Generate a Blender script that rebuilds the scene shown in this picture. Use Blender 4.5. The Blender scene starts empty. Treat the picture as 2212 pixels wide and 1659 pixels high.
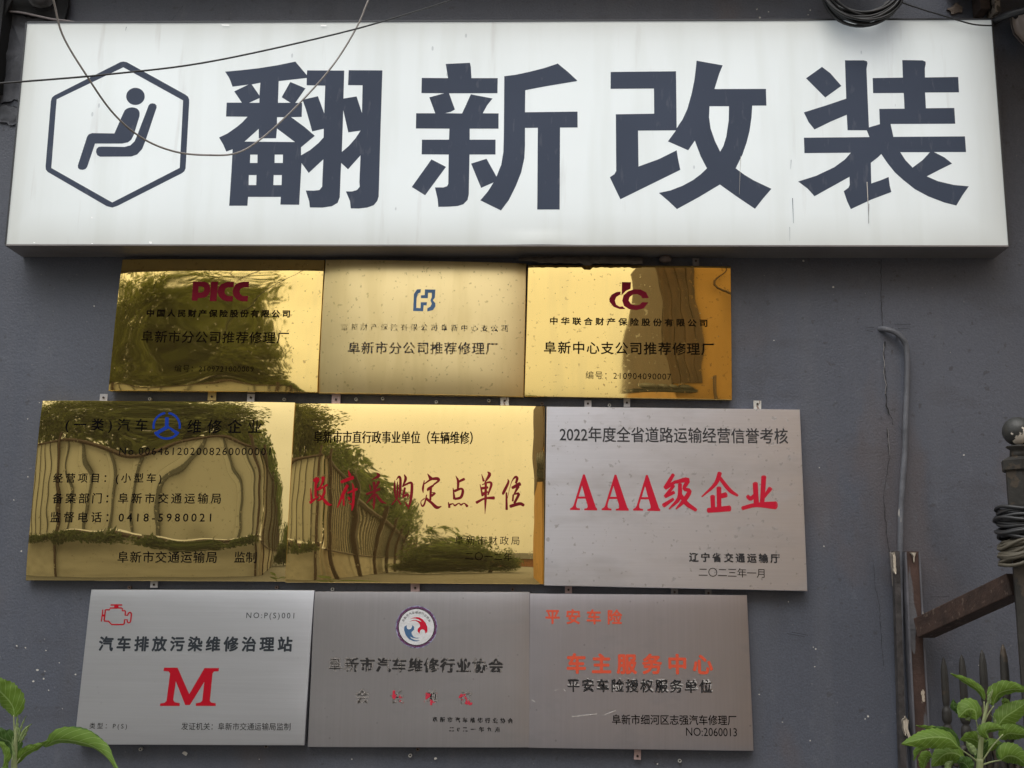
import bpy, math, random
import numpy as np
from mathutils import Vector, Matrix
from mathutils.geometry import tessellate_polygon
from mathutils import noise as mnoise
random.seed(7)
rng = np.random.default_rng(7)
sc = bpy.context.scene
col = sc.collection
R = math.radians

# ---------------------------------------------------------------- camera
PW, PH, F = 2212.0, 1659.0, 2400.0
CAM = np.array([0.0, -3.12, 1.6])
TH, RO, YA = R(10.895), R(0.7265), R(1.797)
def _rx(a): return np.array([[1,0,0],[0,math.cos(a),-math.sin(a)],[0,math.sin(a),math.cos(a)]])
def _rz(a): return np.array([[math.cos(a),-math.sin(a),0],[math.sin(a),math.cos(a),0],[0,0,1]])
MC = _rz(YA) @ _rx(math.pi/2+TH) @ _rz(RO)
cam = bpy.data.cameras.new('camera'); co = bpy.data.objects.new('camera', cam); col.objects.link(co)
m4 = np.eye(4); m4[:3,:3] = MC; m4[:3,3] = CAM
co.matrix_world = Matrix(m4.tolist())
cam.sensor_width = 36.0; cam.lens = 36.0*F/PW
cam.clip_start = 0.05; cam.clip_end = 500
sc.camera = co
# ---------------------------------------------------------------- sky, sun, exposure
w = bpy.data.worlds.new('World'); sc.world = w; w.use_nodes = True
nt = w.node_tree; bg = nt.nodes['Background']
sky = nt.nodes.new('ShaderNodeTexSky'); sky.sky_type = 'NISHITA'; sky.sun_disc = False
SUN_EL, SUN_AZ = 58, 200       # azimuth clockwise from +Y
sky.sun_elevation = R(SUN_EL); sky.sun_rotation = R(SUN_AZ)
sky.air_density = 1.0; sky.dust_density = 6.0; sky.ozone_density = 1.0
hs = nt.nodes.new('ShaderNodeHueSaturation'); hs.inputs['Saturation'].default_value = 0.25
mx = nt.nodes.new('ShaderNodeMix'); mx.data_type = 'RGBA'; mx.inputs[0].default_value = 0.65
mx.inputs[7].default_value = (9.3, 9.25, 9.0, 1)      # the even layer of cloud, in the sky's own units
nt.links.new(sky.outputs[0], hs.inputs['Color']); nt.links.new(hs.outputs[0], mx.inputs[6])
# overcast luminance: brighter towards the zenith
gm = nt.nodes.new('ShaderNodeNewGeometry'); sx_ = nt.nodes.new('ShaderNodeSeparateXYZ'); nt.links.new(gm.outputs['Incoming'], sx_.inputs[0])
mr_ = nt.nodes.new('ShaderNodeMapRange'); mr_.inputs[1].default_value = 0; mr_.inputs[2].default_value = -1; mr_.inputs[3].default_value = .88; mr_.inputs[4].default_value = 2.3
nt.links.new(sx_.outputs[2], mr_.inputs[0]); vs_ = nt.nodes.new('ShaderNodeVectorMath'); vs_.operation = 'SCALE'
nt.links.new(mx.outputs[2], vs_.inputs[0]); nt.links.new(mr_.outputs[0], vs_.inputs['Scale'])
nt.links.new(vs_.outputs[0], bg.inputs[0]); bg.inputs[1].default_value = 0.105
sl = bpy.data.lights.new('sun', 'SUN'); sl.energy = 0.8; sl.angle = R(40); sl.color = (1, .97, .92)
so = bpy.data.objects.new('sun', sl); col.objects.link(so)
az = R(SUN_AZ); el = R(SUN_EL)
sd = Vector((math.sin(az)*math.cos(el), math.cos(az)*math.cos(el), math.sin(el)))
so.rotation_euler = sd.to_track_quat('Z', 'Y').to_euler()
sc.view_settings.view_transform = 'Standard'; sc.view_settings.look = 'None'
sc.view_settings.gamma = 1; sc.view_settings.exposure = 0; sc.view_settings.use_curve_mapping = False
try:
    sc.cycles.max_bounces = 8
except Exception: pass

# ---------------------------------------------------------------- helpers
def at(px, py, y):
    """point of the plane y=const seen at photo position (px,py) of 2212x1659"""
    d = MC @ np.array([(px-PW/2)/F, -(py-PH/2)/F, -1.0]); t = (y-CAM[1])/d[1]
    return CAM + t*d
def lin(c): return tuple((v/12.92 if v <= .04045 else ((v+.055)/1.055)**2.4) for v in [x/255 for x in c])
def mat(name, color, rough=.6, metal=0, spec=.5, nscale=None, namt=.15, bump=0, bscale=60, stretch=None, emit=0, emitc=None, transm=0):
    m = bpy.data.materials.new(name); m.use_nodes = True; t = m.node_tree; b = t.nodes['Principled BSDF']
    b.inputs['Base Color'].default_value = (*color, 1); b.inputs['Roughness'].default_value = rough
    b.inputs['Metallic'].default_value = metal; b.inputs['Specular IOR Level'].default_value = spec
    if emit: b.inputs['Emission Color'].default_value = (*(emitc or color), 1); b.inputs['Emission Strength'].default_value = emit
    tc = t.nodes.new('ShaderNodeTexCoord'); src = tc.outputs['Object']
    if stretch:
        mp = t.nodes.new('ShaderNodeMapping'); mp.inputs['Scale'].default_value = stretch
        t.links.new(src, mp.inputs[0]); src = mp.outputs[0]
    m['_'] = 0
    if nscale:
        n = t.nodes.new('ShaderNodeTexNoise'); n.inputs['Scale'].default_value = nscale; n.inputs['Detail'].default_value = 6
        t.links.new(src, n.inputs['Vector'])
        r = t.nodes.new('ShaderNodeMapRange'); r.inputs[1].default_value = .3; r.inputs[2].default_value = .7
        r.inputs[3].default_value = 1-namt; r.inputs[4].default_value = 1+namt
        t.links.new(n.outputs[0], r.inputs[0])
        v = t.nodes.new('ShaderNodeVectorMath'); v.operation = 'SCALE'; v.inputs[0].default_value = color
        t.links.new(r.outputs[0], v.inputs['Scale']); t.links.new(v.outputs[0], b.inputs['Base Color'])
    if bump:
        n2 = t.nodes.new('ShaderNodeTexNoise'); n2.inputs['Scale'].default_value = bscale; n2.inputs['Detail'].default_value = 5
        t.links.new(src, n2.inputs['Vector'])
        bp = t.nodes.new('ShaderNodeBump'); bp.inputs['Strength'].default_value = bump; bp.inputs['Distance'].default_value = .004
        t.links.new(n2.outputs[0], bp.inputs['Height']); t.links.new(bp.outputs[0], b.inputs['Normal'])
    del m['_']
    return m
def N(m, typ, **kw):
    n = m.node_tree.nodes.new(typ)
    for k, v in kw.items():
        if k in n.inputs: n.inputs[k].default_value = v
        else: setattr(n, k, v)
    return n
def spots(m, color, scale, thr, rough=None, seed=0., amt=1., stretch=(1,1,1), width=.04, kind='noise'):
    """mix a spot colour into the base colour (dirt and stains with a shape of their own)"""
    t = m.node_tree; b = t.nodes['Principled BSDF']
    tc = N(m, 'ShaderNodeTexCoord'); mp = N(m, 'ShaderNodeMapping'); mp.inputs['Scale'].default_value = stretch
    mp.inputs['Location'].default_value = (seed, seed*.7, seed*1.3)
    t.links.new(tc.outputs['Object'], mp.inputs[0])
    if kind == 'noise':
        n = N(m, 'ShaderNodeTexNoise', Scale=scale, Detail=4.)
        out = n.outputs[0]; a0, a1 = thr, thr+width
    else:
        n = N(m, 'ShaderNodeTexVoronoi', Scale=scale); out = n.outputs['Distance']; a0, a1 = thr+width, thr
    t.links.new(mp.outputs[0], n.inputs['Vector'])
    r = N(m, 'ShaderNodeMapRange'); r.inputs[1].default_value = a0; r.inputs[2].default_value = a1
    r.inputs[3].default_value = 0; r.inputs[4].default_value = amt
    t.links.new(out, r.inputs[0])
    mixn = N(m, 'ShaderNodeMix', data_type='RGBA'); mixn.inputs[7].default_value = (*color, 1)
    inp = b.inputs['Base Color']
    if inp.links: t.links.new(inp.links[0].from_socket, mixn.inputs[6])
    else: mixn.inputs[6].default_value = inp.default_value
    t.links.new(r.outputs[0], mixn.inputs[0]); t.links.new(mixn.outputs[2], inp)
    if rough is not None:
        mr = N(m, 'ShaderNodeMix', data_type='FLOAT'); ri = b.inputs['Roughness']
        if ri.links: t.links.new(ri.links[0].from_socket, mr.inputs[2])
        else: mr.inputs[2].default_value = ri.default_value
        mr.inputs[3].default_value = rough; t.links.new(r.outputs[0], mr.inputs[0]); t.links.new(mr.outputs[0], ri)
    return m
def tag(o, label=None, cat=None, group=None, kind=None):
    if label: o['label'] = label
    if cat: o['category'] = cat
    if group: o['group'] = group
    if kind: o['kind'] = kind
    return o
def thing(name, loc, label, cat, group=None):
    o = bpy.data.objects.new(name, None); o.empty_display_size = .05; o.location = tuple(float(v) for v in loc); col.objects.link(o)
    return tag(o, label, cat, group)
def wloc(p):
    v = Vector((0, 0, 0))
    while p is not None: v += p.location; p = p.parent
    return np.array(v)
def obj(name, verts, faces, m, parent=None, smooth=False, uv=None):
    verts = np.asarray(verts, float).reshape(-1, 3)
    if parent is not None: verts = verts - wloc(parent)
    me = bpy.data.meshes.new(name); me.from_pydata(verts.tolist(), [], [list(map(int, f)) for f in faces])
    if m is not None:
        for mm in (m if isinstance(m, (list, tuple)) else [m]): me.materials.append(mm)
    if smooth: me.shade_smooth()
    if uv is not None:
        l = me.uv_layers.new(name='uv'); idx = np.empty(len(me.loops), int); me.loops.foreach_get('vertex_index', idx)
        l.data.foreach_set('uv', np.asarray(uv, float)[idx].ravel())
    me.update()
    o = bpy.data.objects.new(name, me); o.parent = parent; col.objects.link(o)
    return o
class MB:
    def __init__(s): s.v = []; s.f = []
    def add(s, v, f):
        o = len(s.v); s.v += [tuple(map(float, p)) for p in v]; s.f += [[i+o for i in q] for q in f]; return s
    def box(s, a, b, tilt=None):
        a = np.minimum(a, b), np.maximum(a, b); lo, hi = a
        v = np.array([(x, y, z) for x in (lo[0], hi[0]) for y in (lo[1], hi[1]) for z in (lo[2], hi[2])])
        if tilt is not None: v = tilt(v)
        return s.add(v, [(0,1,3,2),(4,6,7,5),(0,4,5,1),(2,3,7,6),(0,2,6,4),(1,5,7,3)])
    def tube(s, pts, r, n=10, caps=True):
        pts = np.asarray(pts, float); rr = np.broadcast_to(np.asarray(r, float), (len(pts),))
        T = np.gradient(pts, axis=0); T /= np.linalg.norm(T, axis=1)[:, None]+1e-12
        up = np.array([0, 0, 1.]) if abs(T[0][2]) < .9 else np.array([1., 0, 0])
        v = []; prev = np.cross(T[0], up); prev /= np.linalg.norm(prev)
        for p, t_, q in zip(pts, T, rr):
            a = prev - t_*np.dot(prev, t_); a /= np.linalg.norm(a)+1e-12; prev = a; b = np.cross(t_, a)
            for k in range(n):
                an = 2*math.pi*k/n; v.append(p+q*(a*math.cos(an)+b*math.sin(an)))
        f = [(i*n+k, i*n+(k+1) % n, (i+1)*n+(k+1) % n, (i+1)*n+k) for i in range(len(pts)-1) for k in range(n)]
        if caps: f += [list(range(n))[::-1], [len(v)-n+k for k in range(n)]]
        return s.add(v, f)
    def lathe(s, c, prof, n=16):
        v = [(c[0]+r*math.cos(2*math.pi*k/n), c[1]+r*math.sin(2*math.pi*k/n), c[2]+z) for r, z in prof for k in range(n)]
        f = [(i*n+k, i*n+(k+1) % n, (i+1)*n+(k+1) % n, (i+1)*n+k) for i in range(len(prof)-1) for k in range(n)]
        f += [list(range(n))[::-1], [len(v)-n+k for k in range(n)]]
        return s.add(v, f)
    def build(s, name, m, parent=None, smooth=False): return obj(name, s.v, s.f, m, parent, smooth)
def spline(pts, k=8):
    p = np.asarray(pts, float)
    if len(p) < 3: return np.array([p[0]+(p[-1]-p[0])*t for t in np.linspace(0, 1, k+1)])
    e = np.vstack([2*p[0]-p[1], p, 2*p[-1]-p[-2]]); out = []
    for i in range(1, len(e)-2):
        for t in np.linspace(0, 1, k, endpoint=False):
            a, b, c, d = e[i-1], e[i], e[i+1], e[i+2]
            out.append(.5*((2*b)+(-a+c)*t+(2*a-5*b+4*c-d)*t*t+(-a+3*b-3*c+d)*t**3))
    out.append(p[-1]); return np.array(out)

# ---------------------------------------------------------------- materials
M = {}
# wall paint
wm = mat('slate_wall_paint', (.076, .085, .112), .5, nscale=1.1, namt=.14, bump=.16, bscale=14)
spots(wm, (.112, .12, .148), 1.0, .53, amt=.5, seed=3, width=.2, stretch=(1.4, 1, .35))
spots(wm, (.055, .055, .066), 5, .6, amt=.5, seed=9, width=.12, stretch=(.6, 1, 1.6))
spots(wm, (.2, .2, .21), 26, .045, amt=.4, seed=5, width=.02, kind='v')
spots(wm, (.05, .05, .06), 1.7, .55, amt=.45, seed=15, width=.12, stretch=(2.2, 1, .8))
spots(wm, (.1, .085, .09), 2.6, .58, amt=.5, seed=21, width=.1, stretch=(1.5, 1, .7))
spots(wm, (.11, .12, .145), 30, .63, amt=.28, seed=31, width=.06, stretch=(1, 1, .5))
spots(wm, (.045, .045, .052), 45, .66, amt=.6, seed=37, width=.05)
M['wall'] = wm
def wall_fine():
    t = wm.node_tree; b = t.nodes['Principled BSDF']; old = b.inputs['Normal'].links[0].from_node
    tc = N(wm, 'ShaderNodeTexCoord'); n = N(wm, 'ShaderNodeTexNoise', Scale=170., Detail=4.); t.links.new(tc.outputs['Object'], n.inputs['Vector'])
    bp = N(wm, 'ShaderNodeBump', Strength=.6, Distance=.002); t.links.new(n.outputs[0], bp.inputs['Height'])
    t.links.new(old.outputs[0], bp.inputs['Normal'])
    g = N(wm, 'ShaderNodeTexNoise', Scale=260., Detail=3.); t.links.new(tc.outputs['Object'], g.inputs['Vector'])
    gr = N(wm, 'ShaderNodeMapRange'); gr.inputs[1].default_value = .3; gr.inputs[2].default_value = .7; gr.inputs[3].default_value = .86; gr.inputs[4].default_value = 1.14; t.links.new(g.outputs[0], gr.inputs[0])
    gv = N(wm, 'ShaderNodeVectorMath', operation='SCALE'); t.links.new(b.inputs['Base Color'].links[0].from_socket, gv.inputs[0]); t.links.new(gr.outputs[0], gv.inputs['Scale']); t.links.new(gv.outputs[0], b.inputs['Base Color'])
    mr = N(wm, 'ShaderNodeMapping'); mr.inputs['Scale'].default_value = (7, 1, .5); t.links.new(tc.outputs['Object'], mr.inputs[0])
    dn = N(wm, 'ShaderNodeTexNoise', Scale=1.6, Detail=6.); t.links.new(mr.outputs[0], dn.inputs['Vector'])
    dr = N(wm, 'ShaderNodeMapRange'); dr.inputs[1].default_value = .52; dr.inputs[2].default_value = .72; dr.inputs[3].default_value = 0; dr.inputs[4].default_value = .3; t.links.new(dn.outputs[0], dr.inputs[0])
    dm = N(wm, 'ShaderNodeMix', data_type='RGBA'); t.links.new(dr.outputs[0], dm.inputs[0]); t.links.new(gv.outputs[0], dm.inputs[6]); dm.inputs[7].default_value = (.12, .125, .145, 1); t.links.new(dm.outputs[2], b.inputs['Base Color'])
    mp = N(wm, 'ShaderNodeMapping'); mp.inputs['Scale'].default_value = (1.2, 1, 3); t.links.new(tc.outputs['Object'], mp.inputs[0])
    n3 = N(wm, 'ShaderNodeTexNoise', Scale=2.2, Detail=5., Distortion=.6); t.links.new(mp.outputs[0], n3.inputs['Vector'])
    b3 = N(wm, 'ShaderNodeBump', Strength=.16, Distance=.008); t.links.new(n3.outputs[0], b3.inputs['Height']); t.links.new(bp.outputs[0], b3.inputs['Normal'])
    t.links.new(b3.outputs[0], b.inputs['Normal'])
wall_fine()
M['fleck'] = mat('bare_plaster_fleck', (.5, .49, .46), .8)
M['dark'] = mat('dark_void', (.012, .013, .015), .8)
M['plaster'] = mat('rough_painted_plaster', (.085, .09, .106), .75, nscale=12, namt=.25, bump=.8, bscale=40)
# light box
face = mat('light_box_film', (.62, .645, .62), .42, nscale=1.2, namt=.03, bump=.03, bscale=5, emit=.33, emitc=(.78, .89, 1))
spots(face, (.45, .46, .39), 3.2, .5, amt=.45, seed=2, width=.25, stretch=(3.5, 1, .35))
spots(face, (.4, .38, .33), 9, .66, amt=.5, seed=8, width=.1, stretch=(2.5, 1, .25))
spots(face, (.25, .25, .24), 13, .035, amt=.7, seed=4, width=.015, kind='v', stretch=(1, 1, .45))
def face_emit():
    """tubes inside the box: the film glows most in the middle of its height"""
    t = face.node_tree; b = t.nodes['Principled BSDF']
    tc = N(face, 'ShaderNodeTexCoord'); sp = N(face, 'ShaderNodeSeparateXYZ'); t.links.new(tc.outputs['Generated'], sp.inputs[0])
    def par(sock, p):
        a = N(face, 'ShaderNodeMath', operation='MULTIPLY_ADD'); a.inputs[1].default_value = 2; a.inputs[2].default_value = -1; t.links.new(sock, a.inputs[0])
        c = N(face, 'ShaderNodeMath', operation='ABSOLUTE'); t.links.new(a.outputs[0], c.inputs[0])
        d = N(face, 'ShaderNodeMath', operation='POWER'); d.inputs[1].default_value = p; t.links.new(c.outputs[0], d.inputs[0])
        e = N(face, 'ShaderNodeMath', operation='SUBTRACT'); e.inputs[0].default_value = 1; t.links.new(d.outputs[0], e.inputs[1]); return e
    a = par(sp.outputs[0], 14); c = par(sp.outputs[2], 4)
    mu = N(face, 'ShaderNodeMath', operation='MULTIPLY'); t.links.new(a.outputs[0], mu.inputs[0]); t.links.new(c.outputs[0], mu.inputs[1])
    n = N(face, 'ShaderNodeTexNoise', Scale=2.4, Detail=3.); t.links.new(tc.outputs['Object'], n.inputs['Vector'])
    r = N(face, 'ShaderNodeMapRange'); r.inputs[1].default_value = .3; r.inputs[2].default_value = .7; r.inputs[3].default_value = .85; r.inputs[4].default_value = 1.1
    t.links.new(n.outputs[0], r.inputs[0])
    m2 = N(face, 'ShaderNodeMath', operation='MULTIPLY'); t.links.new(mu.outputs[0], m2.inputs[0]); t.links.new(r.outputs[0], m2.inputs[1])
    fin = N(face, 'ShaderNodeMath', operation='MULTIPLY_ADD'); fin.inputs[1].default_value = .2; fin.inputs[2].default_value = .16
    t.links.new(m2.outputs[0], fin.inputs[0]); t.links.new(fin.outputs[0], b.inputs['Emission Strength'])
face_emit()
def face_grime_falloff():
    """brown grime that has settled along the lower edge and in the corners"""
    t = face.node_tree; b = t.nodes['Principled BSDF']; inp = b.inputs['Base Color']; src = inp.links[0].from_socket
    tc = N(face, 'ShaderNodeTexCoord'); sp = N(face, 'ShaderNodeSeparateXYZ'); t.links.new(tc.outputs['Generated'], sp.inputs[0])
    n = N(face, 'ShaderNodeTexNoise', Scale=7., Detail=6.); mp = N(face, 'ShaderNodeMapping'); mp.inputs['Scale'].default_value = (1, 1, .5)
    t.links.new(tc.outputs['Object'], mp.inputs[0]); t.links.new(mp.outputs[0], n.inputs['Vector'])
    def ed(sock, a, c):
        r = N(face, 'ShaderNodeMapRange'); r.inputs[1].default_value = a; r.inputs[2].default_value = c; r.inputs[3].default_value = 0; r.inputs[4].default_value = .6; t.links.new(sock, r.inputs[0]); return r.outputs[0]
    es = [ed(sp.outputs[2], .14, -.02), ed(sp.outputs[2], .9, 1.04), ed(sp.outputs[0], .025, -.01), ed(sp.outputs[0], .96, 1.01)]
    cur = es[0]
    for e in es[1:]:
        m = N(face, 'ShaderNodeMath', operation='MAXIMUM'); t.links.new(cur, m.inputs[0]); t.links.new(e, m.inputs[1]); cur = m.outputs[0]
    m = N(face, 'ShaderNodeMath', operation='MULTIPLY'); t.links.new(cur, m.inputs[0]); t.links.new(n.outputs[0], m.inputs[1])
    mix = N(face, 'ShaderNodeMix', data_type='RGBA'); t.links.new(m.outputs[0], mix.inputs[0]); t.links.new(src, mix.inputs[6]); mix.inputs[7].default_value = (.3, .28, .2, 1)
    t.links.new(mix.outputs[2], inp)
face_grime_falloff()
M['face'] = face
M['vinyl'] = spots(mat('dark_grey_vinyl', (.048, .06, .094), .75, spec=.2, nscale=3, namt=.1, emit=.014, emitc=(.5, .7, 1)), (.17, .18, .21), 60, .62, amt=.22, seed=1, width=.1, stretch=(1, 1, .3))
M['alu'] = mat('grey_aluminium_trim', (.2, .187, .19), .5, metal=.3, nscale=4, namt=.2, bump=.05)
M['trim'] = mat('dark_edge_trim', (.055, .058, .065), .4, metal=.4)
# plaques
def brass(name, c=(.84, .61, .21), rough=.015, wear=.5, seed=0., micro=.006):
    m = mat(name, c, rough, metal=.965, bump=micro, bscale=9)
    spots(m, (.14, .085, .03), 34, .045, rough=.6, amt=wear, seed=seed, width=.03, kind='v', stretch=(1, 1, .8))
    spots(m, (.3, .21, .08), 90, .64, rough=.4, amt=wear*.8, seed=seed+5, width=.05)
    spots(m, (.66, .5, .2), 7, .5, rough=rough+.05, amt=.5*wear, seed=seed+2, width=.15, stretch=(3, 1, .5))
    return m
M['brass_a'] = brass('polished_brass', rough=.032, seed=1, wear=.6)
M['brass_b'] = brass('satin_brass', (.88, .70, .35), .34, .6, 11)
M['brass_c'] = brass('polished_brass_bright', (.87, .63, .22), .015, .5, 21)
M['brass_d'] = brass('polished_brass_olive', (.78, .6, .26), .012, .25, 31)
M['brass_e'] = brass('polished_brass_clear', (.88, .65, .26), .012, .25, 41)
def steel(name, c, rough, seed, wear=.4, vertical=False):
    m = mat(name, c, rough, metal=.92, nscale=3, namt=.035, stretch=(1, 1, 60) if not vertical else (60, 1, 1), bump=.045, bscale=12)
    m.node_tree.nodes['Principled BSDF'].inputs['Anisotropic'].default_value = 0
    spots(m, tuple(v*.55 for v in c), 6, .56, rough=.55, amt=wear, seed=seed, width=.2, stretch=(1, 1, 2.2))
    spots(m, tuple(v*.35 for v in c), 24, .05, rough=.6, amt=wear, seed=seed+3, width=.03, kind='v')
    return m
M['steel_f'] = steel('brushed_steel_stained', (.66, .655, .70), .36, 5, .4)
spots(M['steel_f'], (.34, .31, .29), 4, .5, rough=.5, amt=.5, seed=77, width=.25, stretch=(1, 1, 3))
spots(M['steel_f'], (.22, .2, .18), 60, .64, rough=.6, amt=.5, seed=79, width=.06)
M['steel_g'] = steel('brushed_steel_clean', (.60, .61, .65), .36, 15, .1)
M['steel_h'] = steel('brushed_steel_dull', (.45, .435, .455), .36, 25, .3, True)
M['steel_i'] = steel('brushed_steel_scratched', (.46, .44, .475), .36, 35, .4, True)
M['ink'] = mat('black_ink', (.005, .0045, .005), .9, spec=.0)
M['ink_brown'] = mat('dark_engraving_fill', (.009, .006, .003), .9, spec=.0)
M['ink_navy'] = mat('navy_black_ink', (.008, .014, .022), .5)
M['maroon'] = mat('maroon_enamel', (.16, .008, .02), .85, spec=.1)
M['maroon2'] = mat('purple_red_enamel', (.17, .012, .016), .85, spec=.1, nscale=8, namt=.3)
M['blue'] = mat('blue_enamel', (.045, .12, .25), .45)
M['blue2'] = mat('strong_blue_enamel', (.006, .035, .28), .8, spec=.15)
M['red'] = mat('crimson_paint', (.5, .012, .035), .8, spec=.15)
M['red2'] = mat('deep_red_paint', (.36, .003, .014), .8, spec=.15)
M['orange'] = mat('vermilion_paint', (.6, .075, .03), .55)
M['white'] = mat('white_film', (.6, .61, .63), .5, bump=.5, bscale=60)
M['ghost'] = mat('etched_metal_ghost', (.33, .31, .3), .55, metal=.85)
M['ghost_w'] = mat('pale_residue', (.5, .48, .46), .7)
def worn(name, c, scale, thr, stretch=(1,1,1), seed=0., grad=None):
    m = mat(name, c, .55); t = m.node_tree; b = t.nodes['Principled BSDF']
    tc = N(m, 'ShaderNodeTexCoord'); mp = N(m, 'ShaderNodeMapping'); mp.inputs['Scale'].default_value = stretch
    mp.inputs['Location'].default_value = (seed, 0, seed*2)
    n = N(m, 'ShaderNodeTexNoise', Scale=scale, Detail=2.)
    t.links.new(tc.outputs['Object'], mp.inputs[0]); t.links.new(mp.outputs[0], n.inputs['Vector'])
    val = n.outputs[0]
    if grad:
        sp = N(m, 'ShaderNodeSeparateXYZ'); t.links.new(tc.outputs['Object'], sp.inputs[0])
        r0 = N(m, 'ShaderNodeMapRange'); r0.inputs[1].default_value = grad[0]; r0.inputs[2].default_value = grad[1]
        r0.inputs[3].default_value = grad[2]; r0.inputs[4].default_value = 0; t.links.new(sp.outputs[0], r0.inputs[0])
        ad = N(m, 'ShaderNodeMath', operation='SUBTRACT'); t.links.new(val, ad.inputs[0]); t.links.new(r0.outputs[0], ad.inputs[1]); val = ad.outputs[0]
    r = N(m, 'ShaderNodeMapRange'); r.inputs[1].default_value = thr; r.inputs[2].default_value = thr+.02
    t.links.new(val, r.inputs[0]); t.links.new(r.outputs[0], b.inputs['Alpha'])
    return m

# ================================================================= THE SETTING
WALL_L = at(-60, 500, 0)[0]-3
def plane_obj(name, pts, m, parent=None): return obj(name, pts, [list(range(len(pts)))], m, parent)
g = obj('ground', [(-60, -90, 0), (60, -90, 0), (60, 30, 0), (-60, 30, 0)], [(0, 1, 2, 3)],
        mat('asphalt_ground', (.13, .127, .12), .85, nscale=6, namt=.2, bump=.3, bscale=80)); tag(g, kind='structure')
# shop wall: a real slab, gridded so that it undulates a little
wall = thing('building_wall', (0, 0, 0), 'slate grey painted plaster wall behind the light box sign and all nine plaques', 'wall')
gx, gz = np.linspace(-5, 5, 121), np.linspace(0, 4.6, 70)
v = []
for z in gz:
    for x in gx:
        v.append((x, .006+.008*mnoise.noise(Vector((x*.8, 1.3, z*.9)))+.002*mnoise.noise(Vector((x*4, 5, z*4))), z))
nx = len(gx)
f = [(j*nx+i, j*nx+i+1, (j+1)*nx+i+1, (j+1)*nx+i) for j in range(len(gz)-1) for i in range(nx-1)]
ob = obj('wall_face', v, f, M['wall'], wall, True)
MB().box((-5, .03, 0), (5, .28, 4.6)).build('wall_core', M['wall'], wall)
# unseen overhang added to shade the wall top, deeper over the right end
eave = thing('shade_overhang', (0, 0, 3.52), 'unseen grey concrete overhang added above the light box sign for shade', 'roof')
MB().box((-5, -.22, 3.56), (1.0, .02, 3.7)).build('slab', M['plaster'], eave)
MB().box((1.2, -.7, 3.42), (5, .02, 3.72)).build('shade_slab', M['plaster'], eave)

def patch(name, pts, y, m, parent, thick=.004, lump=0, n=10):
    """raised irregular patch on the wall traced at its outline, domed"""
    w3 = np.array([at(px, py, y) for px, py in pts]); c = w3.mean(0)
    V = []; Fc = []; k = len(w3); rings = 4
    for r_ in range(rings):
        s_ = 1-r_/rings
        for p in w3:
            q = c+(p-c)*s_; q[1] = y-thick*(1-s_**3)-lump*mnoise.noise(Vector(q*30)); V.append(q)
    V.append(c-np.array([0, thick, 0]))
    for r_ in range(rings-1):
        for i in range(k): Fc.append((r_*k+i, r_*k+(i+1) % k, (r_+1)*k+(i+1) % k, (r_+1)*k+i))
    for i in range(k): Fc.append(((rings-1)*k+i, (rings-1)*k+(i+1) % k, len(V)-1))
    V2 = [(p[0], y+.012, p[2]) for p in w3]; o0 = len(V); V += V2
    for i in range(k): Fc.append((i, (i+1) % k, o0+(i+1) % k, o0+i))
    return obj(name, V, Fc, m, parent, True)
def ragged(pts, step=6, amp=2.2):
    out = []
    p = list(pts)+[pts[0]]
    for a, b in zip(p[:-1], p[1:]):
        n = max(1, int(math.hypot(b[0]-a[0], b[1]-a[1])/step))
        for i in range(n):
            t = i/n; out.append((a[0]+(b[0]-a[0])*t+random.uniform(-amp, amp), a[1]+(b[1]-a[1])*t+random.uniform(-amp, amp)))
    return out
patch('plaster_patch', ragged([(22, 32), (100, 44), (140, 50), (106, 92), (90, 210), (60, 228), (34, 214), (-2, 224), (2, 130), (12, 70)]), 0, M['plaster'], wall, .016, .012)
patch('plaster_patch', ragged([(-4, 226), (60, 232), (70, 262), (20, 268), (-6, 262)], amp=3), 0, M['plaster'], wall, .007, .006)
# cracks: raised ragged lips of old plaster with a dark gap
def crack(pts, wid=1.6, mt='dark', name='crack', yoff=-.003):
    p = []
    for a, b in zip(pts[:-1], pts[1:]):
        n = max(2, int(math.hypot(b[0]-a[0], b[1]-a[1])/7))
        for i in range(n):
            t = i/n; p.append((a[0]+(b[0]-a[0])*t+random.uniform(-1, 1)*1.1, a[1]+(b[1]-a[1])*t))
    p.append(pts[-1]); V = []
    for (x, y_) in p:
        h = wid*random.uniform(.25, 1)*.5
        V += [at(x-h, y_, yoff), at(x+h, y_, yoff)]
    return obj(name, V, [(2*i, 2*i+1, 2*i+3, 2*i+2) for i in range(len(p)-1)], M[mt], wall)
M['lip'] = mat('pale_plaster_lip', (.22, .215, .22), .8)
C5 = lambda x, y: (1854.3+x*.1984, 658.3+y*.1984)
crack([(1904, 560), (1903, 640), C5(250, 0), C5(260, 130), C5(262, 230)], 1.4)
crack([C5(285, 400), C5(280, 540), C5(290, 700), C5(285, 760), C5(310, 870), C5(300, 960), C5(305, 1100), C5(330, 1180), C5(365, 1240)], 3.2)
crack([C5(278, 420), C5(273, 540), C5(282, 700), C5(276, 770), C5(302, 870), C5(292, 970)], 2.0, 'lip', yoff=-.006)
crack([C5(365, 1240), C5(380, 1310), C5(440, 1320), C5(475, 1370), C5(480, 1480)], 1.4)
crack([C5(310, 1330), C5(325, 1500), C5(335, 1659), (1909, 1068), (1915, 1150), (1921, 1192)], 2.0)
crack([C5(316, 1340), C5(331, 1500), C5(341, 1640)], 1.2, 'lip', yoff=-.006)
crack([(1886, 1205), (1890, 1265), (1900, 1310), (1905, 1400), (1909, 1440)], 1.2)
crack([(395, 12), (375, 38), (352, 62)], 1.0); crack([(270, 900-8), (296, 884), (318, 889)], .8)
crack([(282, 889), (300, 886), (322, 883)], 1.0)
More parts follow.
